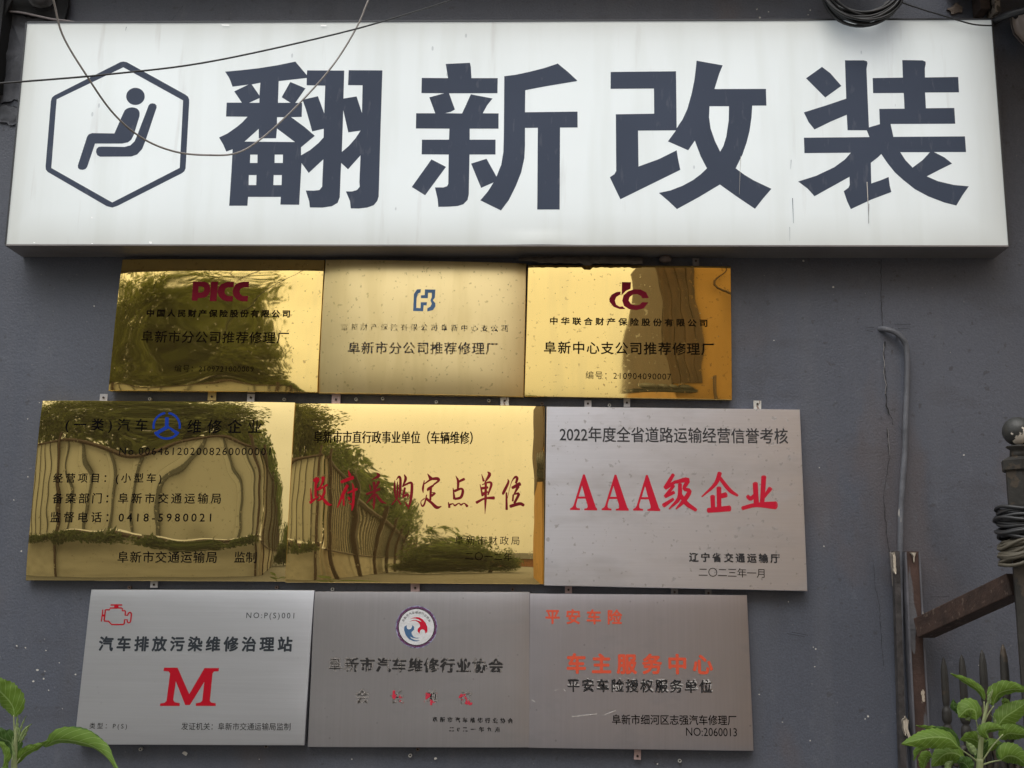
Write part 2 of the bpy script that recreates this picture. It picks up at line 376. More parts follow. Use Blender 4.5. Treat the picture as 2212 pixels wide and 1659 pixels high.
def cracks_h():
    for (x0, y0, x1, y1) in [(1872, 714, 1886, 716), (1870, 706, 1888, 708), (1932, 700, 1968, 701), (1940, 709, 1966, 711), (2030, 1325, 2055, 1323), (2010, 1290, 2050, 1288), (1700, 1368, 1738, 1376), (1710, 1366, 1745, 1372)]:
        V = []
        for i in range(6):
            t = i/5; x = x0+(x1-x0)*t; yy = y0+(y1-y0)*t+random.uniform(-.6, .6); V += [at(x, yy-.4, -.003), at(x, yy+.4, -.003)]
        obj('crack', V, [(2*i, 2*i+1, 2*i+3, 2*i+2) for i in range(5)], M['dark'], wall)
cracks_h()
# pale flecks where paint came off
fl = MB()
FL = [(158, 883, 2), (36, 1395, 3), (97, 1450, 1.8), (81, 1447, 3.5), (94, 1466, 2.5), (72, 1472, 3), (105, 1491, 2), (55, 1399, 2.5), (99, 1405, 2), (163, 1457, 2.5), (135, 1531, 1.6), (128, 1432, 1.6),
      (399, 1627, 6), (941, 1638, 5), (893, 590, 0.1), (203, 661, 2), (388, 875, 1.6), (46, 1190, 3), (30, 1080, 2), (60, 1030, 2), (1641, 38, 3), (1635, 20, 2.4), (1660, 25, 2), (1750, 22, 2), (1746, 32, 2),
      (1800, 620, 2.5), (1770, 1010, 2), (1780, 1180, 2), (1735, 564, 3), (2082, 983, 3), (1762, 1402, 2.5), (1757, 1398, 2), (1760, 1440, 2), (1875, 1547, 3), (1869, 1553, 2), (1672, 735, 1.6), (2115, 1437, 2), (60, 905, 1.5), (85, 870, 1.6), (1703, 1300, 1.6), (1420, 1650, 2), (760, 1640, 2), (560, 1640, 1.6), (1640, 1500, 1.8), (1690, 1560, 2), (1750, 1600, 2)]
for i in range(90): FL.append((random.uniform(0, 2212), random.uniform(560, 1659), random.choice([.35, .45, .5, .6, .8, 1.0])))
for x, y_, s_ in FL:
    n = 6; V = []
    for k in range(n):
        a = 2*math.pi*k/n; r_ = s_*random.uniform(.5, 1.05); V.append(at(x+r_*math.cos(a), y_+r_*math.sin(a)*random.uniform(.6, 1.2), -.0042))
    fl.add(V, [list(range(n))])
o = fl.build('paint_fleck', M['fleck'], wall); o['kind'] = 'stuff'
# wall plugs
M['plug'] = mat('plastic_wall_plug', (.42, .42, .4), .6)
M['plug_rust'] = mat('rusty_wall_plug', (.14, .1, .085), .8)
def plug(px, py, m='plug'):
    p = at(px, py, -.006); b = MB()
    ro, ri = .0046, .0026; n = 14
    V = []
    for rr, yy in ((ro, .012), (ro, 0), (ri, 0), (ri, .012)):
        for k in range(n): V.append((p[0]+rr*math.cos(2*math.pi*k/n), p[1]+yy, p[2]+rr*math.sin(2*math.pi*k/n)))
    f = [(i*n+k, i*n+(k+1) % n, (i+1)*n+(k+1) % n, (i+1)*n+k) for i in range(3) for k in range(n)]
    b.add(V, f); pl = b.build('wall_plug', M[m], wall)
    n = 10; obj('screw_hole', [(p[0]+ri*math.cos(2*math.pi*k/n), p[1]+.004, p[2]+ri*math.sin(2*math.pi*k/n)) for k in range(n)], [list(range(n))], M['dark'], pl)
for x, y_ in [(768.8, 862.2), (826.4, 860.6), (942.4, 868), (1055.8, 864.8), (1316.6, 875), (323, 861.5), (613.4, 862.5), (717.7, 1272.8), (885.7, 1632.5), (1468.6, 1643.7), (302.8, 1618.8)]: plug(x, y_)
for x, y_ in [(1107, 1273), (1170.6, 872), (278.8, 1269), (597, 1269), (902, 1619), (1820-1.5, 878)][:5]: plug(x, y_, 'plug_rust')

# ================================================================= LIGHT BOX
YB = -.105
TLb, TRb, BLb, BRb = at(58.9, 50.2, YB), at(2141, 43, YB), at(13.8, 527.5, YB), at(2177.8, 530, YB)
sign = thing('light_box_sign', ((TLb+BRb)/2)*np.array([1, 0, 1]), 'long white lit shop sign reading 翻新改装 with a seated figure emblem', 'sign')
# film: a gridded sheet with a slight belly and a crease near the bottom middle
def quad(u, v_): return (TLb*(1-u)*(1-v_)+TRb*u*(1-v_)+BLb*(1-u)*v_+BRb*u*v_)
def face_h(u, v_):
    h = .0018*math.sin(u*math.pi)*math.sin(v_*math.pi)
    d = (u-.54)/.03; e = (v_-.985)/.022
    h += .006*math.exp(-d*d-e*e)
    h += .0005*mnoise.noise(Vector((u*9, v_*3, 0)))
    return h
nu, nv = 200, 40; V = []; U = []
for j in range(nv+1):
    for i in range(nu+1):
        p = quad(i/nu, j/nv); p[1] -= face_h(i/nu, j/nv); V.append(p); U.append((i/nu, j/nv))
f = [(j*(nu+1)+i, (j+1)*(nu+1)+i, (j+1)*(nu+1)+i+1, j*(nu+1)+i+1) for j in range(nv) for i in range(nu)]
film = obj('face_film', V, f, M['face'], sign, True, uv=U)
def boxhull():
    b = MB(); e = .004
    A = [TLb+(-e, 0, e), TRb+(e, 0, e), BRb+(e, 0, -e), BLb+(-e, 0, -e)]
    Fr = [p*np.array([1, 0, 1])+np.array([0, YB+.003, 0]) for p in A]; Bk = [p*np.array([1, 0, 1])+np.array([0, .004, 0]) for p in A]
    b.add(Fr+Bk, [(0, 1, 5, 4), (1, 2, 6, 5), (2, 3, 7, 6), (3, 0, 4, 7), (4, 5, 6, 7)])
    return b.build('housing', M['alu'], sign)
boxhull()
def edge_trim(a, b, t, name='edge_strip', m='trim', yo=-.003):
    d = (b-a)/np.linalg.norm(b-a); s_ = np.cross(d, (0, 1, 0)); bb = MB()
    vs = []
    for e in (a, b):
        for q, yy in ((-t, yo), (t, yo), (t, .006), (-t, .006)): vs.append(e+s_*q+np.array([0, yy, 0]))
    bb.add(vs, [(0, 1, 5, 4), (1, 2, 6, 5), (2, 3, 7, 6), (3, 0, 4, 7), (0, 3, 2, 1), (4, 5, 6, 7)]); return bb.build(name, M[m], sign)
edge_trim(TLb+(0, 0, .002), TRb+(0, 0, .002), .0022); edge_trim(BLb+(-.002, 0, 0), TLb+(-.002, 0, 0), .002)
edge_trim(BRb+(.002, 0, 0), TRb+(.002, 0, 0), .002); edge_trim(BLb+(0, 0, -.003), BRb+(0, 0, -.003), .0022, m='alu')
for x0, y0, L, t in [(478, 54, 18, 1.1), (692, 55, 14, 1.3), (322, 524, 6, 2.5), (72, 524, 4, 1), (197, 526, 4, .8), (197, 470, 3, 1.6)]:   # torn film edges
    V = [at(x0, y0-t, YB-.0035), at(x0+L, y0-t*.7, YB-.0035), at(x0+L*.9, y0+t, YB-.0038), at(x0+L*.1, y0+t*.6, YB-.0038)]
    obj('torn_edge', V, [(0, 1, 2, 3)], mat('fresh_white_tear', (.8, .8, .8), .5, emit=.25, emitc=(1, 1, 1)) if 'tear' not in M else M['tear'], sign)
for (x0, y0, x1, y1, t, mm) in [(1600, 337, 1597, 420, .5, 'fleck'), (1712, 428, 1714, 482, .7, 'vinyl'), (1873, 393, 1877, 482, 1.1, 'ghost_w'), (1877, 440, 1876, 483, .6, 'vinyl'), (1709, 345, 1708, 365, .4, 'vinyl'), (273, 58, 271, 66, .5, 'vinyl'), (1706, 490, 1706, 520, .3, 'vinyl')]:
    V = [at(x0-t, y0, YB-.0036), at(x0+t, y0, YB-.0036), at(x1+t*.4, y1, YB-.0036), at(x1-t*.4, y1, YB-.0036)]
    obj('scratch', V, [(0, 1, 2, 3)], M[mm], sign)

def polymesh(name, polys, mapper, m, parent, dz=0.0, inc=.00004):
    """polys: list of [outer, hole, hole...]; mapper(px,py)->(point on surface); each polygon lies a hair prouder"""
    V = []; Fc = []
    for k, pl in enumerate(polys):
        lo = [[Vector((x, -y_, 0)) for x, y_ in ring] for ring in pl]
        tri = tessellate_polygon(lo); flat = [p for ring in pl for p in ring]; o0 = len(V)
        for x, y_ in flat:
            q = np.array(mapper(x, y_), float); q[1] -= dz+inc*k; V.append(q)
        for t_ in tri:
            a, b, c = [flat[i] for i in t_]
            s_ = (b[0]-a[0])*(c[1]-a[1])-(b[1]-a[1])*(c[0]-a[0])
            Fc.append([o0+i for i in (t_ if s_ < 0 else t_[::-1])])
    return obj(name, V, Fc, m, parent)
def strokes(lines, f2p=lambda x, y: (x, y), k=5, smooth=True):
    """variable-width pen strokes -> polygons"""
    out = []
    for ln in lines:
        p = spline(ln, k) if smooth else np.array(ln, float)
        xy = p[:, :2]; T = np.gradient(xy, axis=0); T /= np.linalg.norm(T, axis=1)[:, None]+1e-9
        nrm = np.stack([-T[:, 1], T[:, 0]], 1); h = np.maximum(p[:, 2:3], 2)*.5
        a = xy+nrm*h; b = xy-nrm*h
        for i in range(len(xy)-1):
            out.append([[f2p(*a[i]), f2p(*a[i+1]), f2p(*b[i+1]), f2p(*b[i])]])
        for e, s_ in ((0, -1), (len(xy)-1, 1)):      # round ends
            r_ = float(h[e][0]); base = math.atan2(T[e][1]*s_, T[e][0]*s_)
            out.append([[f2p(xy[e][0]+r_*.92*(math.cos(t_)*.45*math.cos(base)-math.sin(t_)*math.sin(base)), xy[e][1]+r_*.92*(math.cos(t_)*.45*math.sin(base)+math.sin(t_)*math.cos(base))) for t_ in np.linspace(-1.5, 1.5, 6)]])
    return out
Z = 700/1873*.548611
_s = [(u, v_, *quad(u, v_)[[0, 2]]) for u in np.linspace(0, 1, 12) for v_ in np.linspace(0, 1, 12)]; _s = np.array(_s)
PLQI = np.linalg.lstsq(np.stack([np.ones(len(_s)), _s[:, 2], _s[:, 3], _s[:, 2]*_s[:, 3]], 1), _s[:, :2], rcond=None)[0].T
def fm(px, py):
    p = at(px, py, YB); q = PLQI @ (1, p[0], p[2], p[0]*p[2])
    return (p[0], p[1]-face_h(q[0], q[1])-.0002, p[2])
def ch(polys, ox, oy=220, label=None):
    pl = [[[(ox*.548611+x*Z, oy*.548611+y_*Z) for x, y_ in ring] for ring in poly] for poly in polys]
    o = polymesh('sign_character', pl, fm, M['vinyl'], sign, .0002)
    if label: o['label'] = label
FAN = [[[(125,168),(300,152),(480,132),(680,100),(865,62),(985,205),(990,155),(1380,157),(1372,452),(1510,430),(1567,605),(1573,312),(1420,310),(1427,153),(1782,155),(1765,700),(1748,1300),(1743,1480),(1728,1530),(1690,1575),(1620,1600),(1530,1610),(1449,1608),(1440,1530),(1398,1430),(1460,1430),(1515,1415),(1543,1380),(1540,1330),(1552,1050),(1420,1197),(1348,1130),(1340,1300),(1333,1490),(1310,1550),(1250,1585),(1150,1600),(1018,1598),(1010,1530),(975,1420),(1060,1422),(1120,1415),(1147,1380),(1155,1200),(1160,1092),(1006,1235),(930,1130),(905,1570),(707,1568),(712,1487),(367,1487),(360,1580),(168,1580),(190,1250),(205,985),(138,1010),(105,935),(62,862),(150,820),(250,750),(310,700),(362,643),(135,641),(142,495),(302,495),(222,376),(370,305),(203,326),(180,260),(160,220)],
 [(690,268),(985,235),(985,312),(1180,316),(1170,610),(1103,428),(940,465),(975,560),(1010,680),(1043,798),(1165,770),(1163,862),(1110,920),(1020,995),(925,1050),(925,965),(1070,845),(960,750),(820,648),(932,645),(937,500),(865,497),(972,345),(812,277),(722,438),(815,497),(682,497)],
 [(497,285),(405,303),(487,420)], [(378,497),(487,447),(487,497)], [(330,905),(480,770),(480,870),(662,870),(672,767),(862,910)], [(672,648),(765,648),(672,730)],
 [(390,1042),(467,1042),(466,1130),(387,1130)], [(648,1042),(735,1042),(733,1130),(646,1130)], [(375,1257),(456,1257),(453,1363),(373,1363)], [(637,1257),(723,1257),(720,1363),(633,1363)],
 [(1370,575),(1423,808),(1553,790),(1500,870),(1430,950),(1355,1015)]]]
XIN = [[[(265,1093),(418,1172),(198,1470),(58,1383)]],
 [[(415,87),(670,75),(680,120),(686,237),(963,237),(960,396),(450,397),(512,568),(470,592),(408,607),(588,610),(680,408),(908,452),(850,525),(805,608),(972,609),(971,770),(668,770),(668,886),(940,886),(939,1042),(666,1042),(658,1460),(645,1520),(600,1565),(540,1583),(450,1590),(337,1592),(330,1510),(302,1388),(390,1388),(430,1375),(442,1350),(447,1042),(162,1040),(165,886),(450,886),(455,770),(101,768),(104,608),(305,608),(243,440),(400,397),(160,395),(163,235),(440,237)]],
 [[(1032,217),(1150,202),(1300,170),(1450,132),(1595,84),(1700,170),(1800,262),(1790,270),(1500,318),(1380,340),(1253,365),(1250,597),(1803,590),(1804,757),(1619,758),(1615,1620),(1379,1620),(1385,760),(1250,762),(1250,950),(1243,1080),(1210,1230),(1150,1380),(1080,1520),(997,1630),(780,1524),(860,1430),(920,1335),(788,1393),(735,1265),(683,1138),(845,1087),(950,1275),(1000,1150),(1022,1020),(1027,850),(1030,500)]]]
GAI = [[[(92,172),(780,165),(787,765),(850,670),(900,560),(945,400),(975,250),(990,120),(997,53),(1271,102),(1235,190),(1185,352),(1727,350),(1732,526),(1583,526),(1575,650),(1555,790),(1525,910),(1480,1040),(1408,1187),(1500,1255),(1600,1315),(1785,1402),(1700,1500),(1612,1612),(1430,1490),(1242,1357),(1020,1490),(790,1615),(700,1530),(600,1445),(720,1420),(850,1370),(960,1310),(1040,1250),(1106,1187),(1040,1060),(978,895),(908,997),(695,903),(780,787),(380,790),(385,1168),(600,1090),(787,997),(800,1080),(825,1203),(195,1512),(140,1400),(83,1280),(130,1250),(150,1215),(148,900),(146,618),(550,612),(547,347),(91,350)],
 [(1133,533),(1338,533),(1335,680),(1310,850),(1280,950),(1245,1012),(1190,900),(1145,770),(1128,650)]]]
ZHU = [[[(311,118),(400,185),(515,318),(345,440),(143,238)]],
 [[(553,48),(750,48),(785,58),(790,80),(780,140),(790,400),(805,755),(920,722),(914,560),(1180,558),(1172,392),(849,394),(845,235),(1163,230),(1157,45),(1370,48),(1402,62),(1404,85),(1395,130),(1396,228),(1746,223),(1755,385),(1397,387),(1406,553),(1705,550),(1715,716),(1033,719),(1063,855),(1817,849),(1829,1014),(1490,1014),(1600,1070),(1682,1135),(1550,1200),(1415,1270),(1530,1320),(1700,1360),(1858,1375),(1790,1470),(1727,1577),(1600,1545),(1430,1480),(1290,1405),(1170,1310),(1080,1230),(1000,1130),(935,1035),(900,1070),(825,1128),(830,1345),(920,1315),(1013,1277),(1025,1370),(1042,1435),(830,1515),(615,1615),(575,1530),(540,1427),(590,1390),(603,1360),(601,1275),(430,1370),(232,1480),(160,1400),(60,1325),(250,1265),(440,1175),(550,1095),(615,1022),(126,1026),(120,864),(811,857),(782,786),(580,785),(572,622),(400,695),(232,777),(170,700),(120,597),(350,525),(566,452)],
  [(1135,1016),(1448,1016),(1370,1100),(1265,1178),(1190,1100)]]]
ch(FAN, 840, label='character 翻'); ch(XIN, 1600, label='character 新'); ch(GAI, 2370, label='character 改'); ch(ZHU, 3120, label='character 装')
K1 = .363764
def s1(r): return [(x*K1, y_*K1) for x, y_ in r]
polymesh('hexagon_outline', [[s1([(700,377),(715,369),(733,366),(751,369),(765,376),(1100,562),(1117,575),(1124,592),(1124,612),(1103,1000),(1095,1018),(1080,1030),(700,1222),(668,1233),(635,1225),(285,1022),(273,1008),(271,988),(303,600),(309,580),(325,567)]),
    s1([(733,400),(1088,597),(1068,998),(667,1203),(305,998),(337,590)])]], fm, M['vinyl'], sign, .0002)
cir = [(805+55*math.cos(t), 573+51*math.sin(t)) for t in np.linspace(0, 2*math.pi, 33)[:-1]]
polymesh('seated_figure', [[s1(cir)], [s1([(735,668),(742,655),(755,645),(770,640),(785,638),(800,640),(815,646),(826,658),(830,672),(829,690),(795,800),(780,830),(760,846),(725,853),(565,853),(518,992),(508,1004),(492,1009),(475,1007),(464,998),(463,982),(518,812),(528,798),(548,791),(680,793)])],
    [s1([(883,628),(892,617),(905,614),(920,617),(930,627),(930,642),(925,655),(865,835),(845,885),(815,918),(780,930),(595,931),(578,922),(571,903),(574,885),(586,873),(605,871),(740,873),(775,864),(800,840),(815,805)])]], fm, M['vinyl'], sign, .0002)

# ================================================================= PLAQUES
PLQ = {}
def plaque(key, quadP, m, label, A=.004, pw=8, B=.0008, nf=1.7, bow=(0, 0), tilt=(0, 0), thick=.027, side=None):
    """one folded metal plaque. quadP: corners TL TR BL BR as seen. A,pw: pillow edge; B,nf: dents; bow: mm of belly across/up"""
    y0 = -thick
    TL, TR, BL, BR = [at(x, y_, y0) for x, y_ in quadP]
    ctr = (TL+TR+BL+BR)/4
    root = thing('metal_plaque', (ctr[0], 0, ctr[2]), label, 'plaque', 'metal plaques hung in three rows on the grey wall')
    W = np.linalg.norm(TR-TL); H = np.linalg.norm(TL-BL); sd_ = hash_(key)
    def h(u, v_):                                            # u,v in -1..1 -> outward height (m)
        a = -A*(abs(u)**pw+abs(v_)**pw)
        a += B*mnoise.noise(Vector((u*nf+sd_, v_*nf*.8, sd_*.7)))+B*.12*mnoise.noise(Vector((u*nf*2.7+sd_, v_*nf*2.7, 4)))*(abs(u)**2+.3)
        a += bow[0]*(1-u*u)+bow[1]*(1-v_*v_)+tilt[0]*u+tilt[1]*v_
        return a
    def pt(u, v_):                                           # v up
        s_, t_ = (u+1)/2, (1-v_)/2
        p = TL*(1-s_)*(1-t_)+TR*s_*(1-t_)+BL*(1-s_)*t_+BR*s_*t_
        return np.array([p[0], y0-h(u, v_), p[2]])
    # inverse map: photo position -> plaque surface
    ex = ((TR-TL)+(BR-BL))/2; ez = ((TL-BL)+(TR-BR))/2
    def mapper(px, py):
        p = at(px, py, y0); d = p-ctr
        Aeq = np.array([[ex[0], ez[0]], [ex[2], ez[2]]]); s_, t_ = np.linalg.solve(Aeq, (d[0], d[2]))
        return np.array([p[0], y0-h(2*s_, 2*t_), p[2]])
    nu, nv = 110, 80; V = []
    us = np.sin(np.linspace(-1, 1, nu+1)*math.pi/2*.97)/math.sin(math.pi/2*.97); vs = np.sin(np.linspace(-1, 1, nv+1)*math.pi/2*.97)/math.sin(math.pi/2*.97)
    for v_ in vs:
        for u in us: V.append(pt(u, v_))
    f = [(j*(nu+1)+i, j*(nu+1)+i+1, (j+1)*(nu+1)+i+1, (j+1)*(nu+1)+i) for j in range(nv) for i in range(nu)]
    obj('face_plate', V, f, m, root, True)
    # folded rim with a small rounded shoulder
    ring = [(u, -1) for u in us]+[(1, v_) for v_ in vs[1:]]+[(u, 1) for u in us[::-1][1:]]+[(-1, v_) for v_ in vs[::-1][1:-1]]
    V = []; n = len(ring)
    for off, yy in ((0, 0), (.0009, .0009), (.0013, .003), (.0013, None)):
        for u, v_ in ring:
            p = pt(u, v_); su = 1 if u == 1 else (-1 if u == -1 else 0); sv = 1 if v_ == 1 else (-1 if v_ == -1 else 0)
            V.append((p[0]+su*off, (p[1]+yy) if yy is not None else 0.0, p[2]+sv*off))
    f = [(k*n+i, k*n+(i+1) % n, (k+1)*n+(i+1) % n, (k+1)*n+i) for k in range(3) for i in range(n)]
    obj('folded_rim', V, [q[::-1] for q in f], side or m, root, True)
    PLQ[key] = dict(root=root, map=mapper, y0=y0, pt=pt)
    return root
def hash_(k): return (k*7.31) % 13+.5
T0 = 'polished'
plaque(1, [(260,557),(698,558.5),(234.4,843),(684.7,847)], M['brass_a'], 'polished brass plaque with maroon PICC logo, leftmost in the top row', A=.0045, pw=5, B=.0032, nf=1.5, tilt=(0, -.009))
plaque(2, [(702.5,559),(1136.2,567.3),(686.9,847),(1130,854.8)], M['brass_b'], 'satin brass plaque with small blue square logo, centre of the top row', A=.006, pw=6, B=.001, bow=(.002, .004))
plaque(3, [(1141.4,572.4),(1578.4,574.7),(1133.6,854.8),(1581.1,862.6)], M['brass_c'], 'bright brass plaque with round maroon logo, rightmost in the top row', A=.002, pw=7, B=.0013, nf=1.3)
plaque(4, [(88.8,864.6),(634.9,868),(51.7,1253),(615,1255.4)], M['brass_d'], 'mirror brass plaque with blue wheel logo, leftmost in the middle row', A=.006, pw=6, B=.0022, nf=1.5)
plaque(5, [(636.8,870),(1175.9,876.3),(615.8,1257.4),(1174.2,1261.5)], M['brass_e'], 'mirror brass plaque with red brush characters 政府采购定点单位', A=.005, pw=7, B=.0019, nf=1.4, tilt=(0, -.003))
plaque(6, [(1181.5,878),(1728.2,884.6),(1176.3,1263.9),(1743.1,1276.2)], M['steel_f'], 'stained steel plaque with large red letters AAA 级企业', A=.0006, pw=8, B=.0005, tilt=(0, -.004))
plaque(7, [(192.3,1274),(676,1275.3),(163.7,1606.7),(657.5,1608.7)], M['steel_g'], 'brushed steel plaque with a big red letter M and engine symbol', A=.003, pw=7, B=.001, tilt=(0, -.012))
plaque(8, [(680,1278.7),(1143.3,1279.4),(664.3,1613.6),(1143,1614.8)], M['steel_h'], 'dull steel plaque with round white emblem and flaking characters', A=.003, pw=7, B=.0012)
plaque(9, [(1144.5,1282.8),(1613.7,1286.1),(1142.8,1615.4),(1628.1,1622.1)], M['steel_i'], 'scratched steel plaque with orange characters 平安车险', A=.003, pw=7, B=.0012)

# ---- lettering
_tc = {}
def tmesh(body, space):
    c = bpy.data.curves.new('txt', 'FONT'); c.body = body; c.resolution_u = 3; c.space_character = space
    o = bpy.data.objects.new('txt', c); col.objects.link(o); bpy.context.view_layer.update()
    me = bpy.data.meshes.new_from_object(o.evaluated_get(bpy.context.evaluated_depsgraph_get()))
    v = np.empty(len(me.vertices)*3); me.vertices.foreach_get('co', v); v = v.reshape(-1, 3)[:, :2]
    f = [list(p.vertices) for p in me.polygons]
    bpy.data.objects.remove(o); bpy.data.curves.remove(c); bpy.data.meshes.remove(me)
    return v, f
def text(key, body, xL, xR, yL, yR, hP, m, bold=0, sx=1.0, dz=.0004, dx=0, dy=0, name='lettering', skew=0, weight=(1., 1.)):
    """a line of print: ink box from xL to xR, mid heights yL,yR, ink height hP, in photo units; bold in units of glyph height"""
    d = PLQ[key]; y0 = d['y0']
    pL, pR = at(xL+dx, yL+dy, y0), at(xR+dx, yR+dy, y0)
    up = at((xL+xR)/2, (yL+yR)/2-hP/2, y0)-at((xL+xR)/2, (yL+yR)/2+hP/2, y0); Hh = np.linalg.norm(up)
    e = pR-pL; W = np.linalg.norm(e); e = e/W; n = np.cross(e, (0, 1, 0)); n = np.array([-e[2], 0, e[0]])
    bw = bold
    v, f = tmesh(body, 1.0); w1, h1 = np.ptp(v[:, 0]), np.ptp(v[:, 1]); s_ = Hh*(1-bw)/h1
    need = (W-bw*Hh)/(s_*sx)
    if len(body) > 1:
        v2, _ = tmesh(body, 1.5); k = (np.ptp(v2[:, 0])-w1)/.5
        sp = 1+(need-w1)/k
        if sp < .93:                      # condensed face rather than colliding characters
            sx2 = need/w1; sx = sx*sx2; sp = 1.0
        v, f = tmesh(body, sp)
    c0 = (v.min(0)+v.max(0))/2; q = (v-c0); q[:, 0] *= s_*sx; q[:, 1] *= s_; q[:, 0] += skew*q[:, 1]
    mid = (pL+pR)/2; V = []; Fc = []
    offs = [(0, 0)]
    if bold: r_ = bold*Hh*.5; offs = [(r_*weight[0]*math.cos(a), r_*weight[1]*math.sin(a)) for a in np.linspace(0, 2*math.pi, 9)[:-1]]
    # map through plate surface
    ctr = d['root']; pmap = d['surf'] if 'surf' in d else None
    for k, (ox, oy) in enumerate(offs):
        o0 = len(V)
        for a, b in q:
            p = mid+e*(a+ox)+n*(b+oy); V.append((p[0], surf(key, p[0], p[2])-dz-.00003*k, p[2]))
        Fc += [[i+o0 for i in ff] for ff in f]
    if bold_split(body):                  # a short line of large characters: one part per character
        X = np.array([[p[0], p[2]] for p in V]) @ np.array([e[0], e[2]]); lo, hi = X.min(), X.max()+1e-6
        idx = [int((np.mean([X[i] for i in ff])-lo)/(hi-lo)*len(body)) for ff in Fc]
        for c_ in range(len(body)):
            fc = [ff for ff, k_ in zip(Fc, idx) if k_ == c_]; used = sorted({i for ff in fc for i in ff}); mp_ = {u: i for i, u in enumerate(used)}
            obj('printed_character', [V[i] for i in used], [[mp_[i] for i in ff] for ff in fc], m, d['root'])
        return
    return obj(name, V, Fc, m, d['root'])
def bold_split(b_): return len(b_) <= 11 and all(0x4e00 <= ord(c_) <= 0x9fff for c_ in b_)
def surf(key, x, z):
    """height of the plaque's surface at wall position x,z (sampled grid)"""
    d = PLQ[key]
    if 'grid' not in d:
        N_ = 60; U_ = np.linspace(-1, 1, N_); G = np.array([[d['pt'](u, v_) for u in U_] for v_ in U_])
        d['grid'] = G
        X, Y, Z_ = G[:, :, 0].ravel(), G[:, :, 1].ravel(), G[:, :, 2].ravel()
        A_ = np.stack([np.ones_like(X), X, Z_, X*Z_], 1)
        gu, gv = np.meshgrid(U_, U_)
        d['cu'] = np.linalg.lstsq(A_, gu.ravel(), rcond=None)[0]; d['cv'] = np.linalg.lstsq(A_, gv.ravel(), rcond=None)[0]
    u = d['cu'] @ (1, x, z, x*z); v_ = d['cv'] @ (1, x, z, x*z)
    return d['pt'](max(-1, min(1, u)), max(-1, min(1, v_)))[1]
def logo(key, polys, m, name, dz=.0004):
    return polymesh(name, polys, PLQ[key]['map'], M[m] if isinstance(m, str) else m, PLQ[key]['root'], dz)
def tr(ox, oy, k): return lambda r: [(ox+x*k, oy+y_*k) for x, y_ in r]
ink, inkb, inkn = M['ink'], M['ink_brown'], M['ink_navy']
# top left
t = tr(384.0, 598.0, .079365)
logo(1, [[t([(400,118),(720,120),(800,150),(855,220),(873,290),(870,400),(820,490),(740,550),(640,570),(545,570),(520,645),(375,640)]), t([(560,252),(650,252),(700,285),(710,330),(695,385),(650,418),(548,418)])],
    [t([(892,120),(1085,120),(1045,655),(865,655)])],
    [t([(1520,118),(1508,270),(1350,272),(1285,305),(1258,390),(1285,465),(1350,510),(1495,512),(1482,660),(1330,660),(1200,615),(1110,520),(1068,400),(1095,280),(1180,180),(1320,125)])],
    [t([(1928,118),(1918,270),(1780,272),(1700,310),(1668,385),(1695,460),(1755,510),(1905,512),(1890,662),(1740,660),(1600,610),(1505,500),(1480,390),(1505,290),(1560,200),(1660,140),(1760,118)])]], 'maroon', 'logo')
text(1, '中国人民财产保险股份有限公司', 317, 626, 676, 677.5, 17, inkb, bold=.07, sx=1.08)
text(1, '阜新市分公司推荐修理厂', 306, 624, 727, 730, 26, inkb, bold=.02)
text(1, '编号：2109721000009', 378, 549, 796.5, 797.5, 15, inkb)
# top centre
t = tr(685.76, 526.67, .22321)
logo(2, [[t([(928,655),(935,490),(965,445),(1003,443),(1000,475),(975,485),(962,530),(958,625),(1000,628),(1002,570),(1062,570),(1058,600),(1030,600),(1025,657)])],
    [t([(1042,445),(1143,447),(1138,525),(1118,550),(1143,580),(1143,610),(1120,645),(1065,660),(1065,630),(1095,612),(1108,585),(1095,552),(1108,520),(1108,478),(1072,478),(1070,530),(1003,530),(1003,503),(1040,500)])]], 'blue', 'logo')
text(2, '富邦财产保险有限公司阜新中心支公司', 737, 1097, 707, 710, 16, worn('worn_black_print_small', (.02, .014, .01), 150, .53, (1.6, 1, .5), 3, grad=(-.26, .06, .16)), bold=.08)
text(2, '阜新市分公司推荐修理厂', 752, 1076, 752, 753.5, 27, worn('worn_black_print', (.02, .014, .01), 120, .51, (1.6, 1, .6), 6), bold=.055)
text(2, '阜新市分公司推荐修理厂', 752, 1076, 752, 753.5, 27, mat('faint_etch_on_brass', (.5, .37, .17), .55, metal=.8), bold=.02, dz=.0002)
# top right
t = tr(1124.65, 526.67, .22321)
logo(3, [[t([(980,370),(1068,372),(1064,435),(1020,455),(985,490),(978,505)])],
    [t([(968,462),(965,490),(925,515),(912,550),(925,590),(960,610),(985,605),(1015,632),(960,632),(900,610),(860,560),(858,530),(885,490),(925,468)])],
    [t([(1240,525),(1215,470),(1160,443),(1100,440),(1040,460),(995,500),(983,550),(1000,600),(1050,633),(1120,642),(1190,625),(1235,568),(1175,566),(1150,590),(1110,597),(1070,585),(1045,550),(1055,515),(1090,490),(1130,487),(1165,505),(1178,527)])]], 'maroon', 'logo')
text(3, '中华联合财产保险股份有限公司', 1188, 1528, 693, 698, 17, inkb, bold=.06, sx=1.1)
text(3, '阜新中心支公司推荐修理厂', 1175, 1542, 750.5, 754, 27, inkb, bold=.03)
text(3, '编号：210904090007', 1265, 1450, 810, 813, 17, inkb)
